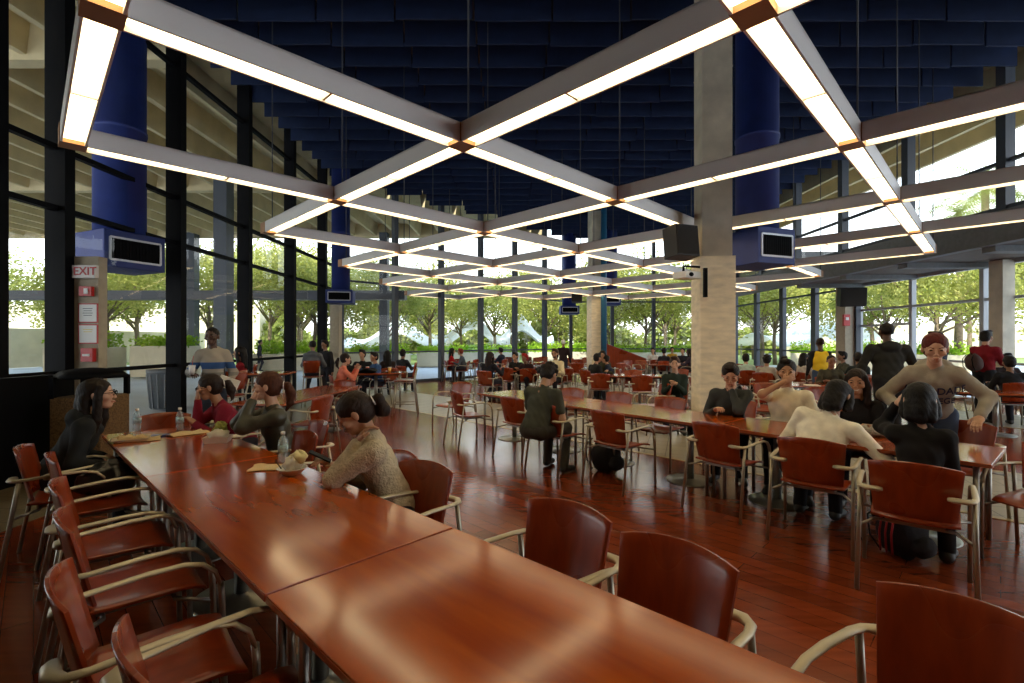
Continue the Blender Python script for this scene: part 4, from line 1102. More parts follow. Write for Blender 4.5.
def ik(S, Hn, l1, l2, pole):
    d = Hn - S; L = np.linalg.norm(d)
    if L > (l1 + l2) * 0.995: Hn = S + d / L * (l1 + l2) * 0.995; d = Hn - S; L = np.linalg.norm(d)
    L = max(L, abs(l1 - l2) + 0.02)
    a = (l1 * l1 - l2 * l2 + L * L) / (2 * L); hgt = math.sqrt(max(0, l1 * l1 - a * a)); u = d / np.linalg.norm(d)
    p = np.array(pole, float); p = p - (p @ u) * u; p = nrm(p)
    return S + u * a + p * hgt, Hn

def hand_sdf(wr, d, pn, side, s=1.0, curl=0.5):
    """wrist, pointing dir, palm normal, side (+1 right)"""
    d = nrm(d); pn = nrm(pn - (np.array(pn) @ d) * d); w = np.cross(d, pn) * side    # towards the thumb
    H = SDF(0.008)
    pc = wr + d * 0.045 * s
    B = np.stack([w, d, pn])
    H.cap(wr - d * 0.03, wr + d * 0.015, 0.026 * s, 0.024 * s)
    H.ell(pc, (0.040 * s, 0.050 * s, 0.017 * s), B)
    for i, (off, ln, r) in enumerate(((0.027, 0.072, 0.0088), (0.009, 0.080, 0.0092), (-0.009, 0.074, 0.0088), (-0.026, 0.058, 0.0078))):
        p = wr + d * 0.082 * s + w * off * s; dr = nrm(d + w * off * 2.0); ang = 0
        segs = (0.45, 0.32, 0.25)
        for q, sg in enumerate(segs):
            ang = curl * (0.5, 1.0, 1.0)[q] * (1 + 0.12 * i)
            dr = nrm(dr * math.cos(ang) + pn * math.sin(ang)); p2 = p + dr * ln * s * sg
            H.cap(p, p2, r * s * (1.05 - .12 * q), r * s * (0.95 - .12 * q), 0.004); p = p2
    t0 = wr + d * 0.028 * s + w * 0.028 * s; t1 = t0 + nrm(w * 0.8 + d * 0.7 + pn * 0.3) * 0.036 * s; t2 = t1 + nrm(d + w * 0.15 + pn * 0.5) * 0.030 * s
    H.cap(t0, t1, 0.013 * s, 0.0105 * s); H.cap(t1, t2, 0.0105 * s, 0.0085 * s, 0.004)
    return H

HS = 1.1
def person(label, x, y, a, seat=0.45, stand=False, s=1.0, lean=5, side=0, skin='tan', top=(0.05, 0.05, 0.06), sleeve='long', pants=(0.02, 0.02, 0.03),
           hair=(0.012, 0.009, 0.008), style='short', hl=None, hr=None, hyaw=0, hpitch=0, lod=1, build=1.0, hipz=None, shoe=(0.02, 0.02, 0.02), glasses=False,
           hood=False, smile=False, pole_l=(-.5, -.4, -1), pole_r=(.5, -.4, -1), feet=None, pn_l=None, pn_r=None, curl=0.5, jacket=False, stripe=None, name='person', zoff=0.0, beard=False, topt=None, hidelegs=False, collar=None):
    hb = (0.011, 0.016, 0.024)[lod]; hh = (0.0055, 0.009, 0.014)[lod]; hn = (0.0042, 0.007, 0.012)[lod]
    e = empty(name, (x, y, zoff), -R(a)); tag(e, label, 'person')
    hz = hipz if hipz is not None else (0.93 * s if stand else seat + 0.10)
    th = R(lean); sd_ = R(side)
    U = nrm((math.sin(sd_), math.sin(th) * math.cos(sd_), math.cos(th) * math.cos(sd_))); Rt = nrm(np.cross((0, math.cos(th), -math.sin(th)), U)) * 1.0
    Rt = nrm(V3(1, 0, 0) - (V3(1, 0, 0) @ U) * U); Fw = np.cross(U, Rt)
    hip = V3(0, 0, hz); B = np.stack([Rt, Fw, U])
    def T(r_, f_, u_): return hip + (Rt * r_ + Fw * f_ + U * u_) * s
    neck = T(0, -0.01, 0.48); sh = {-1: T(-0.165 * build, -0.01, 0.415), 1: T(0.165 * build, -0.01, 0.415)}
    # head frame
    hy = R(hyaw); hp = R(hpitch)
    hf = V3(-math.sin(hy) * -1 * math.cos(hp), math.cos(hy) * math.cos(hp), -math.sin(hp))
    hr_ = nrm(np.cross(hf, (0, 0, 1))); hu = np.cross(hr_, hf); HB = np.stack([hr_, hf, hu])
    ndir = nrm(U * 0.7 + V3(0, 0, 0.5)); hc = neck + ndir * 0.105 * s + hu * 0.075 * s + hf * 0.035 * s
    def Hd(r_, f_, u_): return hc + (hr_ * r_ + hf * f_ + hu * u_) * s * HS
    # limbs
    l1, l2 = 0.285 * s, 0.25 * s
    if stand:
        kn = {q: V3(q * 0.10, 0.03, 0.49 * s) for q in (-1, 1)}; an = {q: V3(q * 0.11, -0.02, 0.08) for q in (-1, 1)}
        if hl is None: hl = (-0.27, 0.08, 0.82 * s)
        if hr is None: hr = (0.27, 0.08, 0.82 * s)
    else:
        kn = {q: V3(q * 0.13, 0.44 * s, hz - 0.01) for q in (-1, 1)}; an = {q: V3(q * 0.14, 0.40 * s, 0.085) for q in (-1, 1)}
        if hl is None: hl = (-0.18, 0.42, 0.78)
        if hr is None: hr = (0.18, 0.42, 0.78)
    if feet:
        for q in (-1, 1):
            if feet.get(q): kn[q] = V3(*feet[q][0]); an[q] = V3(*feet[q][1])
    if zoff:
        for q in (-1, 1): an[q][2] = max(an[q][2], -zoff + 0.08) if False else an[q][2]
    hips = {q: hip + V3(q * 0.095 * s, 0, -0.02) for q in (-1, 1)}
    hands = {}
    for q, tgt, pole in ((-1, hl, pole_l), (1, hr, pole_r)):
        el, wr = ik(sh[q], np.array(tgt, float), l1, l2, pole); hands[q] = (el, wr)
    # --- body
    body = SDF(0.03)
    body.cap(hip, T(0, 0, 0.40), 0.085 * s, 0.085 * s)
    for q in (-1, 1):
        el, wr = hands[q]
        body.cap(T(0, 0, 0.40), sh[q], 0.05 * s); body.cap(sh[q], el, 0.040 * s, 0.034 * s); body.cap(el, wr, 0.037 * s, 0.024 * s)
        body.cap(hip, hips[q], 0.07 * s); body.cap(hips[q], kn[q], 0.062 * s, 0.045 * s); body.cap(kn[q], an[q], 0.045 * s, 0.032 * s)
    body.cap(T(0, 0, 0.40), neck, 0.06 * s, 0.052 * s); body.cap(neck, Hd(0, -0.02, -0.06), 0.050 * s, 0.050 * s)
    parts = [body.mesh(max(hb, 0.013))]
    hd = SDF(0.02)
    hd.ell(Hd(0, -0.012, 0.03), np.array((0.073, 0.092, 0.083)) * s * HS, HB)
    hd.cap(Hd(0, 0.02, 0.0), Hd(0, 0.038, -0.060), 0.062 * s * HS, 0.040 * s * HS); hd.ell(Hd(0, 0.052, -0.078), np.array((0.026, 0.022, 0.020)) * s * HS, HB)
    hd.cap(Hd(0, -0.02, -0.05), neck + (Hd(0, 0, 0) - neck) * 0.1, 0.047 * s, 0.053 * s)
    if lod < 2:
        hd.cap(Hd(0, 0.082, 0.012), Hd(0, 0.099, -0.022), 0.007 * s, 0.0095 * s, 0.012)
        for q in (-1, 1):
            hd.ell(Hd(q * 0.010, 0.095, -0.026), np.array((0.008, 0.009, 0.007)) * s * HS, HB, 0.008)
            hd.ell(Hd(q * 0.031, 0.094, 0.012), np.array((0.016, 0.014, 0.010)) * s * HS, HB, 0.012, cut=True)
            hd.ell(Hd(q * 0.031, 0.071, 0.011), np.array((0.015, 0.014, 0.011)) * s * HS, HB, 0.006)
            hd.ell(Hd(q * 0.045, 0.055, -0.02), np.array((0.02, 0.02, 0.018)) * s * HS, HB, 0.02)
            hd.ell(Hd(q * 0.076, -0.008, 0.0), np.array((0.010, 0.018, 0.030)) * s * HS, HB, 0.008)
        hd.ell(Hd(0, 0.083, -0.050), np.array((0.022, 0.010, 0.0055)) * s * HS, HB, 0.006); hd.ell(Hd(0, 0.080, -0.061), np.array((0.018, 0.010, 0.006)) * s * HS, HB, 0.006)
    else:
        hd.ell(Hd(0, 0.095, -0.015), np.array((0.014, 0.014, 0.02)) * s * HS, HB)
    parts.append(hd.mesh(hh))
    for q in (-1, 1):
        el, wr = hands[q]; d = nrm(wr - el); pn = (pn_l if q < 0 else pn_r)
        if pn is None: pn = V3(0, 0, -1) if abs(d[2]) < 0.8 else V3(-q, 0.3, 0)
        parts.append(hand_sdf(wr, d, np.array(pn, float), q, s * 1.0, curl).mesh(hn))
    bo = np_obj('body', parts, skin_m(skin), e)
    # --- face details
    if lod < 2:
        for q in (-1, 1):
            o = MB(); c = Hd(q * 0.031, 0.0835, 0.011)
            blobm = o.lathe([(0.001, -0.0045), (0.006, -0.003), (0.0085, 0), (0.006, 0.003), (0.001, 0.0045)], n=10)
            M4 = np.stack([hr_, hu, hf], 1)
            o.v = [tuple(c + (M4 @ (np.array(v) * np.array((1.35, 0.75, 0.9)))) * s) for v in o.v]; eo = o.build('eye', pbr('eye_dark', (0.03, 0.02, 0.015), 0.2), bo)
            o = MB().tube([Hd(q * 0.014, 0.0915, 0.027), Hd(q * 0.032, 0.0895, 0.033), Hd(q * 0.048, 0.076, 0.029)], [0.003 * s, 0.0034 * s, 0.002 * s], 6); o.build('eyebrow', hair_m(hair if sum(hair) < 0.4 else (0.05, 0.03, 0.02)), bo)
        up = 0.006 if smile else 0.0
        MB().tube([Hd(-0.024, 0.078, -0.055 + up), Hd(-0.012, 0.0905, -0.0555), Hd(0, 0.0945, -0.056), Hd(0.012, 0.0905, -0.0555), Hd(0.024, 0.078, -0.055 + up)], [0.002 * s, 0.0045 * s, 0.005 * s, 0.0045 * s, 0.002 * s], 8, 0.8).build('lips', pbr('teeth_white', (0.75, 0.7, 0.65), 0.4) if smile else pbr('lip_' + skin, tuple(c * f for c, f in zip(SKIN[skin], (0.85, 0.5, 0.5))), 0.5), bo)
        if glasses:
            g = MB()
            for q in (-1, 1):
                pts = [Hd(q * (0.032 + 0.022 * math.cos(t)), 0.098, 0.010 + 0.016 * math.sin(t)) for t in [2 * PI * k / 12 for k in range(13)]]
                g.tube(pts, 0.0026 * s, 5); g.tube([Hd(q * 0.054, 0.096, 0.016), Hd(q * 0.079, 0.05, 0.014), Hd(q * 0.081, -0.01, 0.010)], 0.0024 * s, 5)
            g.tube([Hd(-0.012, 0.1, 0.014), Hd(0, 0.104, 0.016), Hd(0.012, 0.1, 0.014)], 0.0022 * s, 5); g.build('eyeglasses', M['black'], bo)
    # --- top
    t_ = SDF(0.035); ov = 0.009 if not jacket else 0.015
    w = build
    t_.ell(T(0, 0.012, 0.30), np.array(((0.150 + ov) * w, 0.105 + ov, 0.17)) * s, B); t_.ell(T(0, 0.005, 0.12), np.array(((0.135 + ov) * w, 0.10 + ov, 0.17)) * s, B)
    t_.ell(T(0, 0, 0.02), np.array(((0.143 + ov) * w, 0.110 + ov, 0.11)) * s, B)
    t_.cap(sh[-1] - U * 0.005 + Rt * 0.02, sh[1] - U * 0.005 - Rt * 0.02, (0.058 + ov) * s)
    t_.cap(T(0, 0, 0.40), neck + U * 0.01, 0.07 * s, (0.058 if not collar else 0.066) * s)
    for q in (-1, 1):
        el, wr = hands[q]
        if sleeve == 'short':
            t_.cap(sh[q], sh[q] + (el - sh[q]) * 0.62, (0.056 + ov) * s, (0.052 + ov) * s)
        else:
            t_.cap(sh[q], el, (0.050 + ov) * s, (0.040 + ov) * s); t_.cap(el, el + (wr - el) * 0.93, (0.041 + ov) * s, (0.028 + ov * .8) * s)
    if hood:
        t_.ell(T(0, -0.085, 0.45), np.array((0.13, 0.07, 0.075)) * s, B); t_.cap(T(-0.09, 0.0, 0.47), T(0, 0.085, 0.41), 0.032 * s); t_.cap(T(0.09, 0.0, 0.47), T(0, 0.085, 0.41), 0.032 * s)
    if collar: t_.cap(neck + U * .01 - Rt * .03, neck + U * .01 + Rt * .03, 0.06 * s)
    tm = cloth_m(top, topt or '') if not isinstance(top, bpy.types.Material) else top
    to = np_obj('hoodie' if hood else ('jacket' if jacket else 'shirt'), [t_.mesh(hb, 0.0035 if lod < 2 else 0.003, 28)], tm, e)
    # --- trousers, shoes
    l_ = SDF(0.03)
    l_.ell(hip + V3(0, 0, -0.01), np.array((0.150 * w, 0.118, 0.105)) * s)
    for q in (-1, 1):
        l_.cap(hips[q], kn[q], 0.092 * s * (0.5 + w / 2), 0.068 * s); l_.cap(kn[q], an[q] + V3(0, 0, 0.01), 0.066 * s, 0.052 * s)
    np_obj('trousers', [l_.mesh(max(hb, 0.014), 0.003, 25)], cloth_m(pants), e)
    for q in (-1, 1):
        f_ = SDF(0.02); an_ = an[q]; fd = nrm((q * 0.2, 1, 0)); f_.cap(an_ + V3(0, 0, -0.03), an_ + fd * 0.15 + V3(0, 0, -0.045), 0.043, 0.036); f_.cap(an_ + V3(0, 0, 0.0), an_ + V3(0, -0.02, -0.035), 0.045, 0.046)
        np_obj('shoe', [f_.mesh(max(hb, 0.012))], pbr('shoe_%.2f' % shoe[0], shoe, 0.5), e)
    # --- hair
    if style != 'bald':
        h_ = SDF(0.012)
        if style == 'buzz':
            h_.ell(Hd(0, -0.018, 0.036), np.array((0.077, 0.094, 0.085)) * s * HS, HB)
        else:
            h_.ell(Hd(0, -0.020, 0.042), np.array((0.083, 0.100, 0.088)) * s * HS, HB)
            h_.ell(Hd(0, -0.045, 0.0), np.array((0.078, 0.068, 0.085)) * s * HS, HB)
        if style == 'short': h_.ell(Hd(0.01, 0.035, 0.108), np.array((0.055, 0.05, 0.026)) * s * HS, HB)
        if style == 'curly':
            rr = random.Random(3)
            for _ in range(26):
                t1, t2 = rr.uniform(0, 2 * PI), rr.uniform(0.1, 1.7)
                h_.ell(Hd(0.08 * math.cos(t1) * math.sin(t2), -0.02 + 0.09 * math.sin(t1) * math.sin(t2), 0.04 + 0.085 * math.cos(t2)), np.array((0.024, 0.024, 0.022)) * s * HS, HB)
        if style in ('long', 'bob'):
            dn = -0.26 if style == 'long' else -0.10
            for q in (-1, 1):
                h_.chain([Hd(q * 0.062, 0.025, 0.055), Hd(q * 0.080, 0.012, -0.03), Hd(q * 0.080, 0.0, dn * 0.6 - 0.02), Hd(q * 0.078, -0.02, dn)], [0.028 * s, 0.030 * s, 0.034 * s, 0.024 * s])
            h_.chain([Hd(0, -0.07, 0.05), Hd(0, -0.085, -0.06), Hd(0, -0.10, dn)], [0.06 * s, 0.065 * s, 0.05 * s])
            h_.cap(Hd(-0.05, -0.07, -0.02), Hd(-0.05, -0.09, dn), 0.04 * s); h_.cap(Hd(0.05, -0.07, -0.02), Hd(0.05, -0.09, dn), 0.04 * s)
        if style == 'pony':
            h_.ell(Hd(0, -0.115, 0.015), np.array((0.035, 0.03, 0.03)) * s * HS, HB)
            q0 = Hd(0, -0.155, 0.005); bk = nrm(V3(hf[0], hf[1], 0)) * -1; h_.chain([Hd(0, -0.105, 0.015), q0, q0 + bk * .03 + V3(0, 0, -.07), q0 + bk * .02 + V3(0, 0, -.15), q0 + bk * -.01 + V3(0, 0, -.22)], [0.022 * s, 0.034 * s, 0.042 * s, 0.034 * s, 0.01 * s])
        # open the face
        h_.ell(Hd(0, 0.110, -0.014), np.array((0.064, 0.080, 0.092)) * s * HS, HB, 0.01, cut=True)
        if style in ('short', 'buzz', 'pony', 'curly'):
            for q in (-1, 1): h_.ell(Hd(q * 0.09, 0.02, -0.045), np.array((0.035, 0.055, 0.055)) * s * HS, HB, 0.01, cut=True)
            h_.ell(Hd(0, -0.06, -0.135), np.array((0.1, 0.09, 0.062)) * s * HS, HB, 0.015, cut=True)
        np_obj('hair', [h_.mesh(hh * 1.05, 0.0012 if style in ('bob',) else 0.0020, 75)], hair_m(hair), e)
        if style == 'pony':
            MB().tube([Hd(0.03 * math.cos(t), -0.128, 0.01 + 0.03 * math.sin(t)) for t in [2 * PI * k / 10 for k in range(11)]], 0.006, 6).build('hair_tie', M['white'], e)
    if beard and lod < 2:
        b_ = SDF(0.01); b_.ell(Hd(0, 0.045, -0.070), np.array((0.047, 0.044, 0.034)) * s, HB); b_.ell(Hd(0, 0.09, -0.035), np.array((0.06, 0.06, 0.028)) * s, HB, 0.01, cut=True)
        np_obj('beard', [b_.mesh(hh)], hair_m(hair), e)
    P = {'e': e, 'Hd': Hd, 'T': T, 'hands': hands, 'B': B, 'HB': HB, 'neck': neck, 'hc': hc}
    return P

def held_phone(P, q, label):
    el, wr = P['hands'][q]; d = nrm(wr - el); p = wr + d * 0.1 + V3(0, 0, 0.02)
    m = Matrix.Rotation(-P['e'].rotation_euler.z * -1, 4, 'Z'); w_ = P['e'].location + (m @ Vector(p).to_4d()).to_3d() if False else P['e'].location + Matrix.Rotation(P['e'].rotation_euler.z, 3, 'Z') @ Vector(p)
    o = bevel(MB().box((0, 0, 0), (0.07, 0.14, 0.01), 0, Matrix.Rotation(0.5, 3, 'X')).build('phone', M['black'], None, w_, P['e'].rotation_euler.z), 0.003); tag(o, label, 'phone')

def fpos(px, d): return (px - 512) / FPX * d
# a striped hoodie material, stripes by object height
def striped(name, base, bands):
    m, nt, out = nodes_of(name); L = nt.links.new
    b = nt.nodes.new('ShaderNodeBsdfPrincipled'); b.inputs['Roughness'].default_value = 0.9
    tc = nt.nodes.new('ShaderNodeTexCoord'); sp = nt.nodes.new('ShaderNodeSeparateXYZ'); L(tc.outputs['Object'], sp.inputs[0])
    r = nt.nodes.new('ShaderNodeValToRGB'); r.color_ramp.interpolation = 'CONSTANT'
    mr = nt.nodes.new('ShaderNodeMapRange'); mr.inputs[1].default_value = 0.8; mr.inputs[2].default_value = 1.6; L(sp.outputs['Z'], mr.inputs[0]); L(mr.outputs[0], r.inputs[0])
    els = r.color_ramp.elements; els[0].color = (*base, 1); els[0].position = 0; els[1].position = bands[0][0]; els[1].color = (*bands[0][1], 1)
    for p, c in bands[1:]: q = els.new(p); q.color = (*c, 1)
    L(r.outputs[0], b.inputs['Base Color']); L(b.outputs[0], out.inputs[0]); return m

# ---- near row
P = person('seated woman in glasses and black top with long dark hair, left of near row', -3.60, 3.80, 50, lean=27, skin='light', top=(0.014, 0.016, 0.018), pants=(0.01, 0.01, 0.012), style='long', hair=(0.012, 0.007, 0.005), glasses=True, hyaw=14, hpitch=-3, lod=0, hl=(-0.15, 0.30, 0.62), hr=(0.12, 0.32, 0.60), hood=True, jacket=True, build=1.05)
P = person('seated woman in dark red sweater and glasses eating at the far near-row table', -2.82, 5.12, 232, lean=32, skin='tan', top=(0.22, 0.012, 0.03), style='pony', hair=(0.02, 0.011, 0.008), glasses=True, hpitch=12, hyaw=12, lod=0, hl=(-0.12, 0.46, 0.80), hr=(-0.02, 0.43, 1.02), pn_r=(0, -1, 0.3), curl=0.9)
P = person('seated woman in olive leather jacket with reddish ponytail, hands at her mouth', -2.04, 4.36, 236, lean=14, skin='light', top=pbr('olive_leather', (0.045, 0.045, 0.03), 0.38, noise=0.25, nscale=12, bump=0.5, bscale=14), jacket=True, style='pony', hair=(0.07, 0.022, 0.010), hpitch=0, hyaw=18, lod=0, hl=(0.0, 0.27, 1.08), hr=(0.04, 0.26, 1.08), pole_l=(-.6, .2, -1), pole_r=(.6, .2, -1), pn_l=(0.2, -1, 0), pn_r=(0, -1, 0), curl=0.7)
P = person('seated woman in cream knit sweater with dark ponytail looking at her phone', -0.72, 3.06, 255, lean=22, build=0.92, skin='tan', top=pbr('cream_knit', (0.50, 0.43, 0.30), 0.95, noise=0.2, nscale=30, bump=1.0, bscale=70), jacket=True, style='pony', hair=(0.022, 0.012, 0.009), hpitch=32, hyaw=0, lod=0, hl=(-0.07, 0.24, 0.99), hr=(0.06, 0.40, 0.82), pole_l=(-.4, .2, -1), pn_l=(0, -1, 0.2), curl=0.8, collar=True)
held_phone(P, 1, 'black phone held by the woman in cream sweater')
chair(-0.92, 3.12, 228, 'red chair under the woman in cream knit sweater', 'chairs along the near row')
chair(-2.0, 4.42, 228, 'red chair under the woman in olive leather jacket', 'chairs along the near row')
chair(-2.72, 5.12, 228, 'red chair under the woman in dark red sweater', 'chairs along the near row')
# ---- middle row
P = person('seated man in dark green tee seen from behind at left of middle row', 0.27, 5.80, 42, s=1.07, build=1.18, lean=22, skin='tan', top=(0.055, 0.06, 0.045), sleeve='short', pants=(0.05, 0.048, 0.04), style='curly', hpitch=38, lod=0, hl=(-0.12, 0.42, 0.80), hr=(0.16, 0.36, 0.80), feet={1: ((0.16, .42, .53), (0.22, .30, .085))})
chair_px(543, 404, 50, 'red plywood armchair the man in green tee sits on', 'near-side chairs of the middle row')
P = person('seated man in dark grey sweater facing the camera, fist at his mouth', 2.66, 5.86, 208, s=1.06, lean=19, skin='light', top=(0.05, 0.058, 0.06), pants=(0.01, 0.01, 0.013), style='short', hair=(0.02, 0.013, 0.01), hpitch=22, hyaw=-4, lod=0, hr=(0.15, 0.33, 0.80), hl=(-0.02, 0.24, 1.03), pole_l=(-.6, .4, -1), pn_l=(0.3, -1, 0), curl=1.0)
chair(2.78, 6.08, 218, 'red chair under the man in dark grey sweater', 'far-side chairs of the middle row')
P = person('seated man in cream polo holding a hand before his face', 3.08, 5.42, 212, lean=4, s=1.07, build=1.08, skin='tan', top=(0.85, 0.80, 0.62), sleeve='short', pants=(0.008, 0.008, 0.01), style='short', hair=(0.012, 0.009, 0.008), hyaw=-4, lod=0, hr=(0.02, 0.22, 1.16), hl=(-0.2, 0.30, 0.75), pole_r=(1, .8, -.6), pn_r=(0, -1, 0), curl=0.6, feet={-1: ((-.16, .44, .54), (-.2, .62, .085))})
chair(3.2, 5.62, 224, 'red chair under the man in cream polo', 'far-side chairs of the middle row')
P = person('seated person in white shirt with black hair bent forward, back to the camera', 2.50, 4.12, 44, lean=34, side=16, s=1.04, build=1.22, skin='light', top=(0.9, 0.87, 0.76), pants=(0.012, 0.012, 0.016), style='bob', hair=(0.008, 0.007, 0.008), hpitch=20, hyaw=18, lod=0, hl=(-0.18, 0.44, 0.78), hr=(0.34, 0.30, 0.74), pole_r=(1, -.9, -.4))
chair_px(809, 439, 42, 'red armchair of the person in white shirt', 'near-side chairs of the middle row')
P = person('seated smiling woman with long dark hair in black, across from the white shirt', 3.52, 4.95, 212, lean=16, skin='tan', top=(0.012, 0.011, 0.013), style='long', hair=(0.015, 0.008, 0.006), hyaw=8, hpitch=4, smile=True, lod=0, hl=(-0.1, 0.42, 0.79), hr=(0.12, 0.40, 0.79))
chair(3.56, 5.1, 222, 'red chair under the smiling dark-haired woman', 'far-side chairs of the middle row')
P = person('seated person in black with black bobbed hair, back to the camera', 2.78, 3.30, 42, lean=12, s=0.97, build=0.86, skin='light', top=(0.010, 0.010, 0.012), pants=(0.01, 0.01, 0.012), style='bob', hair=(0.006, 0.006, 0.008), hpitch=4, hyaw=-4, lod=0, hl=(-0.13, 0.22, 1.14), hr=(0.06, 0.36, 0.79), pole_l=(-.5, .5, -1), pole_r=(.35, -.3, -1), pn_l=(1, 0, 0.2))
chair_px(914, 464, 40, 'red plywood armchair of the black-clad person with bobbed hair', 'near-side chairs of the middle row')
P = person('standing woman in grey lettered hoodie with red hair leaning over the table', 4.10, 4.72, 218, stand=True, s=1.06, lean=33, build=0.95, skin='light', top=(0.36, 0.33, 0.27), pants=(0.06, 0.09, 0.16), style='pony', hair=(0.10, 0.014, 0.012), hpitch=12, hyaw=-2, lod=0, hood=True, jacket=True, hl=(-0.30, 0.36, 0.94), hr=(0.26, 0.42, 0.98), hipz=0.92, pole_l=(-1, -.6, -.6), pole_r=(1, -.6, -.6))
navy = pbr('navy_print', (0.02, 0.025, 0.08), 0.8)
def chest_text(P, s, size, up, mat, curve_r=0.30, fo=0.137, name='lettering'):
    """lettering wrapped round the chest"""
    cu = bpy.data.curves.new(name, 'FONT'); cu.body = s; cu.size = size; cu.align_x = 'CENTER'; cu.align_y = 'CENTER'; cu.extrude = 0.002; cu.offset = size * 0.015
    t = bpy.data.objects.new('t', cu); C.objects.link(t); bpy.context.view_layer.update()
    me = bpy.data.meshes.new_from_object(t.evaluated_get(bpy.context.evaluated_depsgraph_get())); bpy.data.objects.remove(t)
    for v in me.vertices:
        x, y, z = v.co; ang = x / curve_r
        p = P['T'](-curve_r * 0.62 * math.sin(ang) * 1.35, fo - curve_r * 0.6 * (1 - math.cos(ang)) + z, up + y)
        v.co = Vector(p)
    me.materials.append(mat); link(name, me, P['e'])
chest_text(P, 'MIAMI DADE', 0.10, 0.33, navy); chest_text(P, 'COLLEGE', 0.085, 0.225, navy)

# ---- standing and seated people further back
def seated(label, px, d, a, who, ch=True, **k):
    x = fpos(px, d); k.setdefault('lod', 2)
    P = person(label, x, d, a, **k)
    if ch:
        f = dirv(a); chair(x + f.x * 0.08, d + f.y * 0.08, a, 'red chair under the ' + who, 'occupied red chairs')
    return P
stripem = striped('striped_hoodie', (0.34, 0.30, 0.24), [(0.0, (0.30, 0.26, 0.2)), (0.12, (0.12, 0.11, 0.1)), (0.2, (0.36, 0.32, 0.26)), (0.37, (0.2, 0.19, 0.17)), (0.43, (0.36, 0.33, 0.28)), (0.5, (0.03, 0.09, 0.25)), (0.62, (0.38, 0.34, 0.27))])
P = person('standing man in striped beige and blue hoodie holding a white cup by the left windows', -4.42, 7.15, 150, stand=True, s=1.05, build=0.9, skin='dark', top=stripem, hood=True, jacket=True, style='buzz', hair=(0.01, 0.008, 0.007), lod=0, hyaw=20, hr=(0.24, 0.22, 1.14), hl=(-0.22, 0.24, 1.02), pants=(0.03, 0.04, 0.06))
# cup and newspaper in his hands
cc = Vector((-4.42, 7.15, 0)) + Matrix.Rotation(-R(150), 3, 'Z') @ Vector((0.24, 0.33, 1.14))
e = tag(empty('paper_cup', cc), 'white paper cup held by the man in striped hoodie', 'cup'); MB().lathe([(0.03, 0), (0.045, 0.13), (0.042, 0.13)], n=16).build('cup_body', M['white'], e); MB().tube([(0.0, 0, 0.1), (0.02, 0, 0.26)], 0.004, 6).build('straw', M['red'], e)
cc = Vector((-4.42, 7.15, 0)) + Matrix.Rotation(-R(150), 3, 'Z') @ Vector((-0.20, 0.33, 1.0))
tag(MB().box((0, 0, 0), (0.26, 0.04, 0.16), 0.3, Matrix.Rotation(0.4, 3, 'Y')).build('folded_newspaper', M['paper'], None, cc), 'folded white papers held by the man in striped hoodie', 'papers')
seated('seated dark-haired person in deep red top by the left windows behind the striped hoodie man', 243, 9.9, 250, 'person in deep red top by the left windows', top=(0.25, 0.012, 0.02), style='long', hair=(0.01, 0.008, 0.008), lod=1, seat=0.6, ch=False)
chair(fpos(243, 9.9), 9.9, 250, 'bar chair of the person in deep red top', 'bar chairs', bar=True)
person('passer-by in dark clothes walking outside on the plaza', -13.6, 26.0, 70, stand=True, s=0.98, top=(0.03, 0.03, 0.05), skin='brown', lod=2, feet={1: ((0.1, 0.18, .48), (0.12, 0.05, .09)), -1: ((-.1, -.02, .48), (-.1, -.32, .12))})
P = person('man in grey hood seated on a tall bar chair near the left corner, back turned', -4.95, 11.98, 350, hipz=0.84, skin='brown', top=(0.13, 0.14, 0.15), hood=True, style='buzz', lod=1, lean=10, hyaw=-30, feet={1: ((.12, .40, .82), (.2, .35, .40)), -1: ((-.12, .40, .82), (-.2, .35, .40))}, shoe=(0.5, 0.5, 0.5), hl=(-0.2, .4, 1.05), hr=(0.2, .4, 1.05))
person('standing dark-clothed person just behind the man in grey hood', -4.95, 12.9, 200, stand=True, s=0.95, top=(0.02, 0.02, 0.025), skin='brown', lod=2)
seated('seated woman in coral sweater eating at the food table', 338, 11.0, 62, 'woman in coral sweater', skin='light', top=(0.80, 0.24, 0.16), style='pony', hair=(0.02, 0.012, 0.01), lod=1, lean=16, hl=(-.05, .40, .98), hr=(.1, .42, .95))
seated('seated man in denim blue shirt facing the coral-sweater woman', 379, 12.3, 235, 'man in denim blue shirt', skin='tan', top=(0.05, 0.11, 0.26), jacket=True, style='short', lod=1, lean=12, hr=(.15, .42, .92), hyaw=-20)
seated('seated man in black tee facing the camera at the food table', 363, 13.2, 182, 'man in black tee at the food table', skin='tan', top=(0.012, 0.012, 0.014), sleeve='short', style='short', lod=2, s=1.05, build=1.1)
seated('small dark-haired person between the coral sweater and the black tee', 348, 13.0, 170, 'small person at the food table', s=0.85, top=(0.02, 0.02, 0.02), style='bob', skin='brown')
seated('dark-haired person seen from behind right of the denim shirt man', 402, 15.2, 20, 'dark-haired person right of the denim shirt man', top=(0.02, 0.022, 0.026), style='curly', skin='brown')
seated('dark-haired person half hidden behind the denim shirt man', 388, 14.0, 330, 'person half hidden behind the denim shirt', top=(0.03, 0.02, 0.02), style='long', skin='tan')
seated('person in bright red top seated by the far left windows', 450, 19.4, 80, 'person in bright red top', top=(0.45, 0.01, 0.012), style='long', skin='tan', lean=8)
seated('person in grey top with red hair seated by the far left windows', 465, 19.0, 275, 'red-haired person in grey', top=(0.07, 0.09, 0.12), style='short', hair=(0.2, 0.03, 0.015), skin='tan', lean=18)
seated('dark small figure seated alone before the far garden windows', 502, 20.6, 300, 'dark figure before the garden windows', top=(0.02, 0.025, 0.05), style='short', skin='brown')
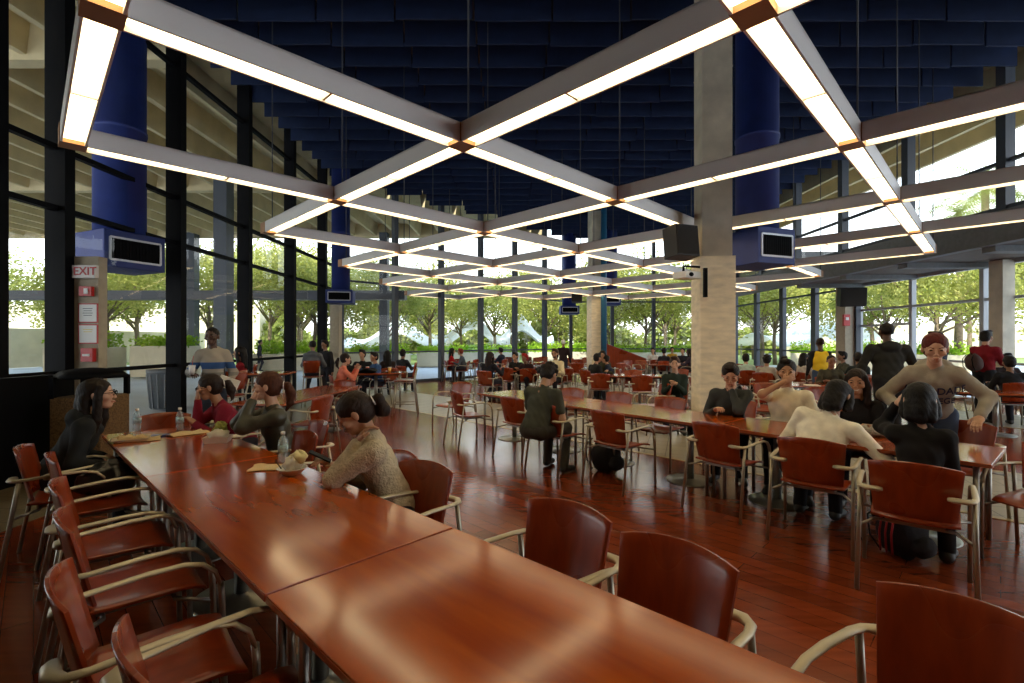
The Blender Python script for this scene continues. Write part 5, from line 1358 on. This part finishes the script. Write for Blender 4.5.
seated('woman with long brown hair and black top, back to camera, in the far group', 487, 12.6, 30, 'long-haired woman of the far group', top=(0.014, 0.014, 0.022), style='long', hair=(0.02, 0.01, 0.008), lod=1, lean=14, hr=(.25, .42, .9))
seated('smiling dark-haired person leaning on the table in the far group', 519, 14.8, 205, 'leaning smiling person of the far group', top=(0.02, 0.02, 0.02), style='short', skin='tan', lod=1, lean=30, smile=True)
seated('person in black cap with red front leaning on the far group table', 531, 14.0, 215, 'person in black and red cap', top=(0.03, 0.012, 0.014), style='short', hair=(0.35, 0.01, 0.01), skin='brown', lod=2, lean=34)
seated('man in cream shirt and glasses facing the camera in the far group', 556, 13.4, 205, 'man in cream shirt', top=(0.75, 0.66, 0.42), skin='tan', style='short', hair=(0.05, 0.03, 0.02), lod=1, glasses=True, beard=True, s=1.08, lean=6, hr=(.2, .4, .85))
person('standing person in black with white cap near the far pillar', fpos(563, 18.0), 18.0, 20, stand=True, s=0.97, top=(0.02, 0.012, 0.014), hair=(0.8, 0.8, 0.78), style='buzz', skin='brown', lod=2, build=1.1)
seated('dark-haired person bent forward in black left of the far pillar', 589, 12.9, 60, 'bent person in black', top=(0.012, 0.012, 0.014), style='short', lean=30, lod=1)
seated('woman in dark olive top with long hair facing camera right of far pillar', 603, 13.6, 200, 'woman in dark olive', top=(0.05, 0.05, 0.03), style='long', skin='tan', lod=1, lean=6)
seated('child-sized person in dark blue leaning sideways right of the olive woman', 614, 13.4, 290, 'small person in dark blue', top=(0.02, 0.03, 0.06), style='short', s=0.9, lean=26, skin='tan')
P = seated('young man in dark green jacket facing the camera left of the stone pillar', 675, 8.75, 200, 'man in dark green jacket', top=(0.018, 0.03, 0.024), style='short', hair=(0.06, 0.03, 0.018), skin='light', lod=1, lean=14, hl=(-.03, .38, .86), hr=(.05, .38, .84), pn_l=(0, 0, -1))
for k, (px, d, a, c, st, nm) in enumerate(((653, 20.5, 200, (0.6, 0.6, 0.62), 'short', 'person in white shirt with dark hair before the back windows'), (664, 19.0, 20, (0.02, 0.02, 0.03), 'curly', 'person in black with curly hair before the back windows'), (683, 19.5, 210, (0.02, 0.02, 0.03), 'short', 'short-haired person in black close to the stone pillar, at the back'), (691, 18.0, 300, (0.04, 0.03, 0.05), 'long', 'long-haired dark-clothed person touching the stone pillar edge'), (672, 22.5, 190, (0.5, 0.3, 0.03), 'short', 'person in orange-yellow top farthest back by the windows'))):
    seated('seated ' + nm, px, d, a, nm.split(' before')[0], top=c, style=st, skin='brown' if k % 2 else 'tan')
# right side
seated('student in pale mint shirt bent over the far table, first right of the pillar', 747, 12.8, 20, 'student in pale mint shirt', top=(0.42, 0.55, 0.5), lean=32, style='short', lod=1)
P = seated('student in grey shirt with black shoulder strap bent over the far table', 764, 11.9, 40, 'student in grey shirt', top=(0.42, 0.38, 0.33), lean=34, style='curly', lod=1)
seated('student in olive shirt bent far over the table', 781, 12.2, 40, 'student in olive shirt', top=(0.10, 0.09, 0.045), lean=42, style='short', lod=1)
seated('dark-haired student with white sleeve beside the yellow vest', 799, 12.2, 60, 'student with white sleeve', top=(0.5, 0.45, 0.42), lean=22, style='long', lod=1)
P = person('standing person in yellow vest over black sleeves, back turned, by the right windows', fpos(821, 11.2), 11.2, 15, stand=True, s=0.98, top=(0.015, 0.015, 0.018), skin='dark', style='buzz', hair=(0.02, 0.01, 0.008), lod=1, pants=(0.05, 0.08, 0.14))
v_ = SDF(0.03); v_.ell(P['T'](0, 0.0, 0.27), (0.178, 0.142, 0.185), P['B']); v_.ell(P['T'](0, 0, 0.08), (0.172, 0.14, 0.17), P['B']); v_.cap(P['T'](-.1, -.02, .40), P['T'](.1, -.02, .40), 0.075)
np_obj('vest', [v_.mesh(0.014, 0.002)], pbr('yellow_vest', (0.85, 0.56, 0.01), 0.7), P['e'])
camo = pbr('camouflage_cloth', (0.05, 0.05, 0.032), 0.9, noise=0.75, nscale=9)
seated('man in camouflage jacket facing the camera behind the white papers', 829, 10.3, 200, 'man in camouflage jacket behind the papers', top=camo, style='buzz', skin='brown', lod=1, lean=18, hl=(-.25, .40, .80))
seated('man in camouflage jacket seated sideways beside the yellow vest', 845, 12.6, 280, 'sideways man in camouflage', top=camo, style='short', skin='brown', lod=1)
seated('person in dark green-grey top seen from behind by the door post', 859, 11.3, 20, 'person in dark green-grey by the door post', top=(0.025, 0.035, 0.035), style='short', skin='brown', lod=1)
P = person('big standing man in dark hooded coat seen from behind', fpos(889, 7.5), 7.5, 10, stand=True, s=1.10, build=1.35, top=(0.022, 0.022, 0.02), hood=True, jacket=True, skin='dark', style='buzz', lod=0, pants=(0.015, 0.015, 0.018), pole_l=(-1, -.6, -.2), pole_r=(1, -.6, -.2), hl=(-.31, .14, .95), hr=(.31, .14, .95))
P = person('standing man in navy jacket behind the hoodie woman, turned away to the left', fpos(940, 8.6), 8.6, 330, stand=True, s=1.03, build=1.1, top=(0.012, 0.018, 0.04), hood=True, jacket=True, skin='tan', style='short', hair=(0.012, 0.008, 0.007), lod=1, hyaw=-25)
P = person('standing man in red and black jacket with backpack by the right glass wall', fpos(984, 10.0), 10.0, 75, stand=True, s=1.06, build=1.1, top=(0.20, 0.008, 0.016), jacket=True, skin='tan', style='short', lod=1, hr=(.12, .42, 1.12), hl=(-.1, .36, 1.2), pants=(0.012, 0.012, 0.015))
v_ = SDF(0.03); v_.ell(P['T'](0.0, 0.035, 0.22), (0.15, 0.135, 0.24), P['B']); v_.cap(P['T'](.17, 0, .38), P['hands'][1][0], 0.05)
np_obj('vest', [v_.mesh(0.015, 0.002)], pbr('black_vest', (0.014, 0.014, 0.02), 0.8), P['e'])
bp_ = P['e'].location + Matrix.Rotation(P['e'].rotation_euler.z, 3, 'Z') @ Vector((0, -0.30, 1.0))
backpack(tuple(bp_), -R(75) + PI, (0.05, 0.022, 0.016), 'dark brown backpack worn by the man in red and black jacket', 0.8)
seated('person in black seated at the right edge of the photo with dark hair', 1014, 9.0, 20, 'person in black at the right edge', top=(0.014, 0.014, 0.016), style='short', skin='brown', lod=1, lean=14, build=1.1)
seated('person in dark top seated farther behind at the right edge', 1006, 10.7, 200, 'farther person at the right edge', top=(0.03, 0.02, 0.02), style='short', skin='brown')
seated('dark-haired person half hidden behind the yellow vest in black', 809, 13.2, 40, 'person half hidden behind the yellow vest', top=(0.015, 0.015, 0.018), style='short', lean=26)

bp_ = Vector((-4.42, 7.15, 0)) + Matrix.Rotation(-R(150), 3, 'Z') @ Vector((0, -0.27, 0.95))
backpack(tuple(bp_), -R(150) + PI, (0.012, 0.012, 0.016), 'black backpack on the back of the man in striped hoodie', 0.85)
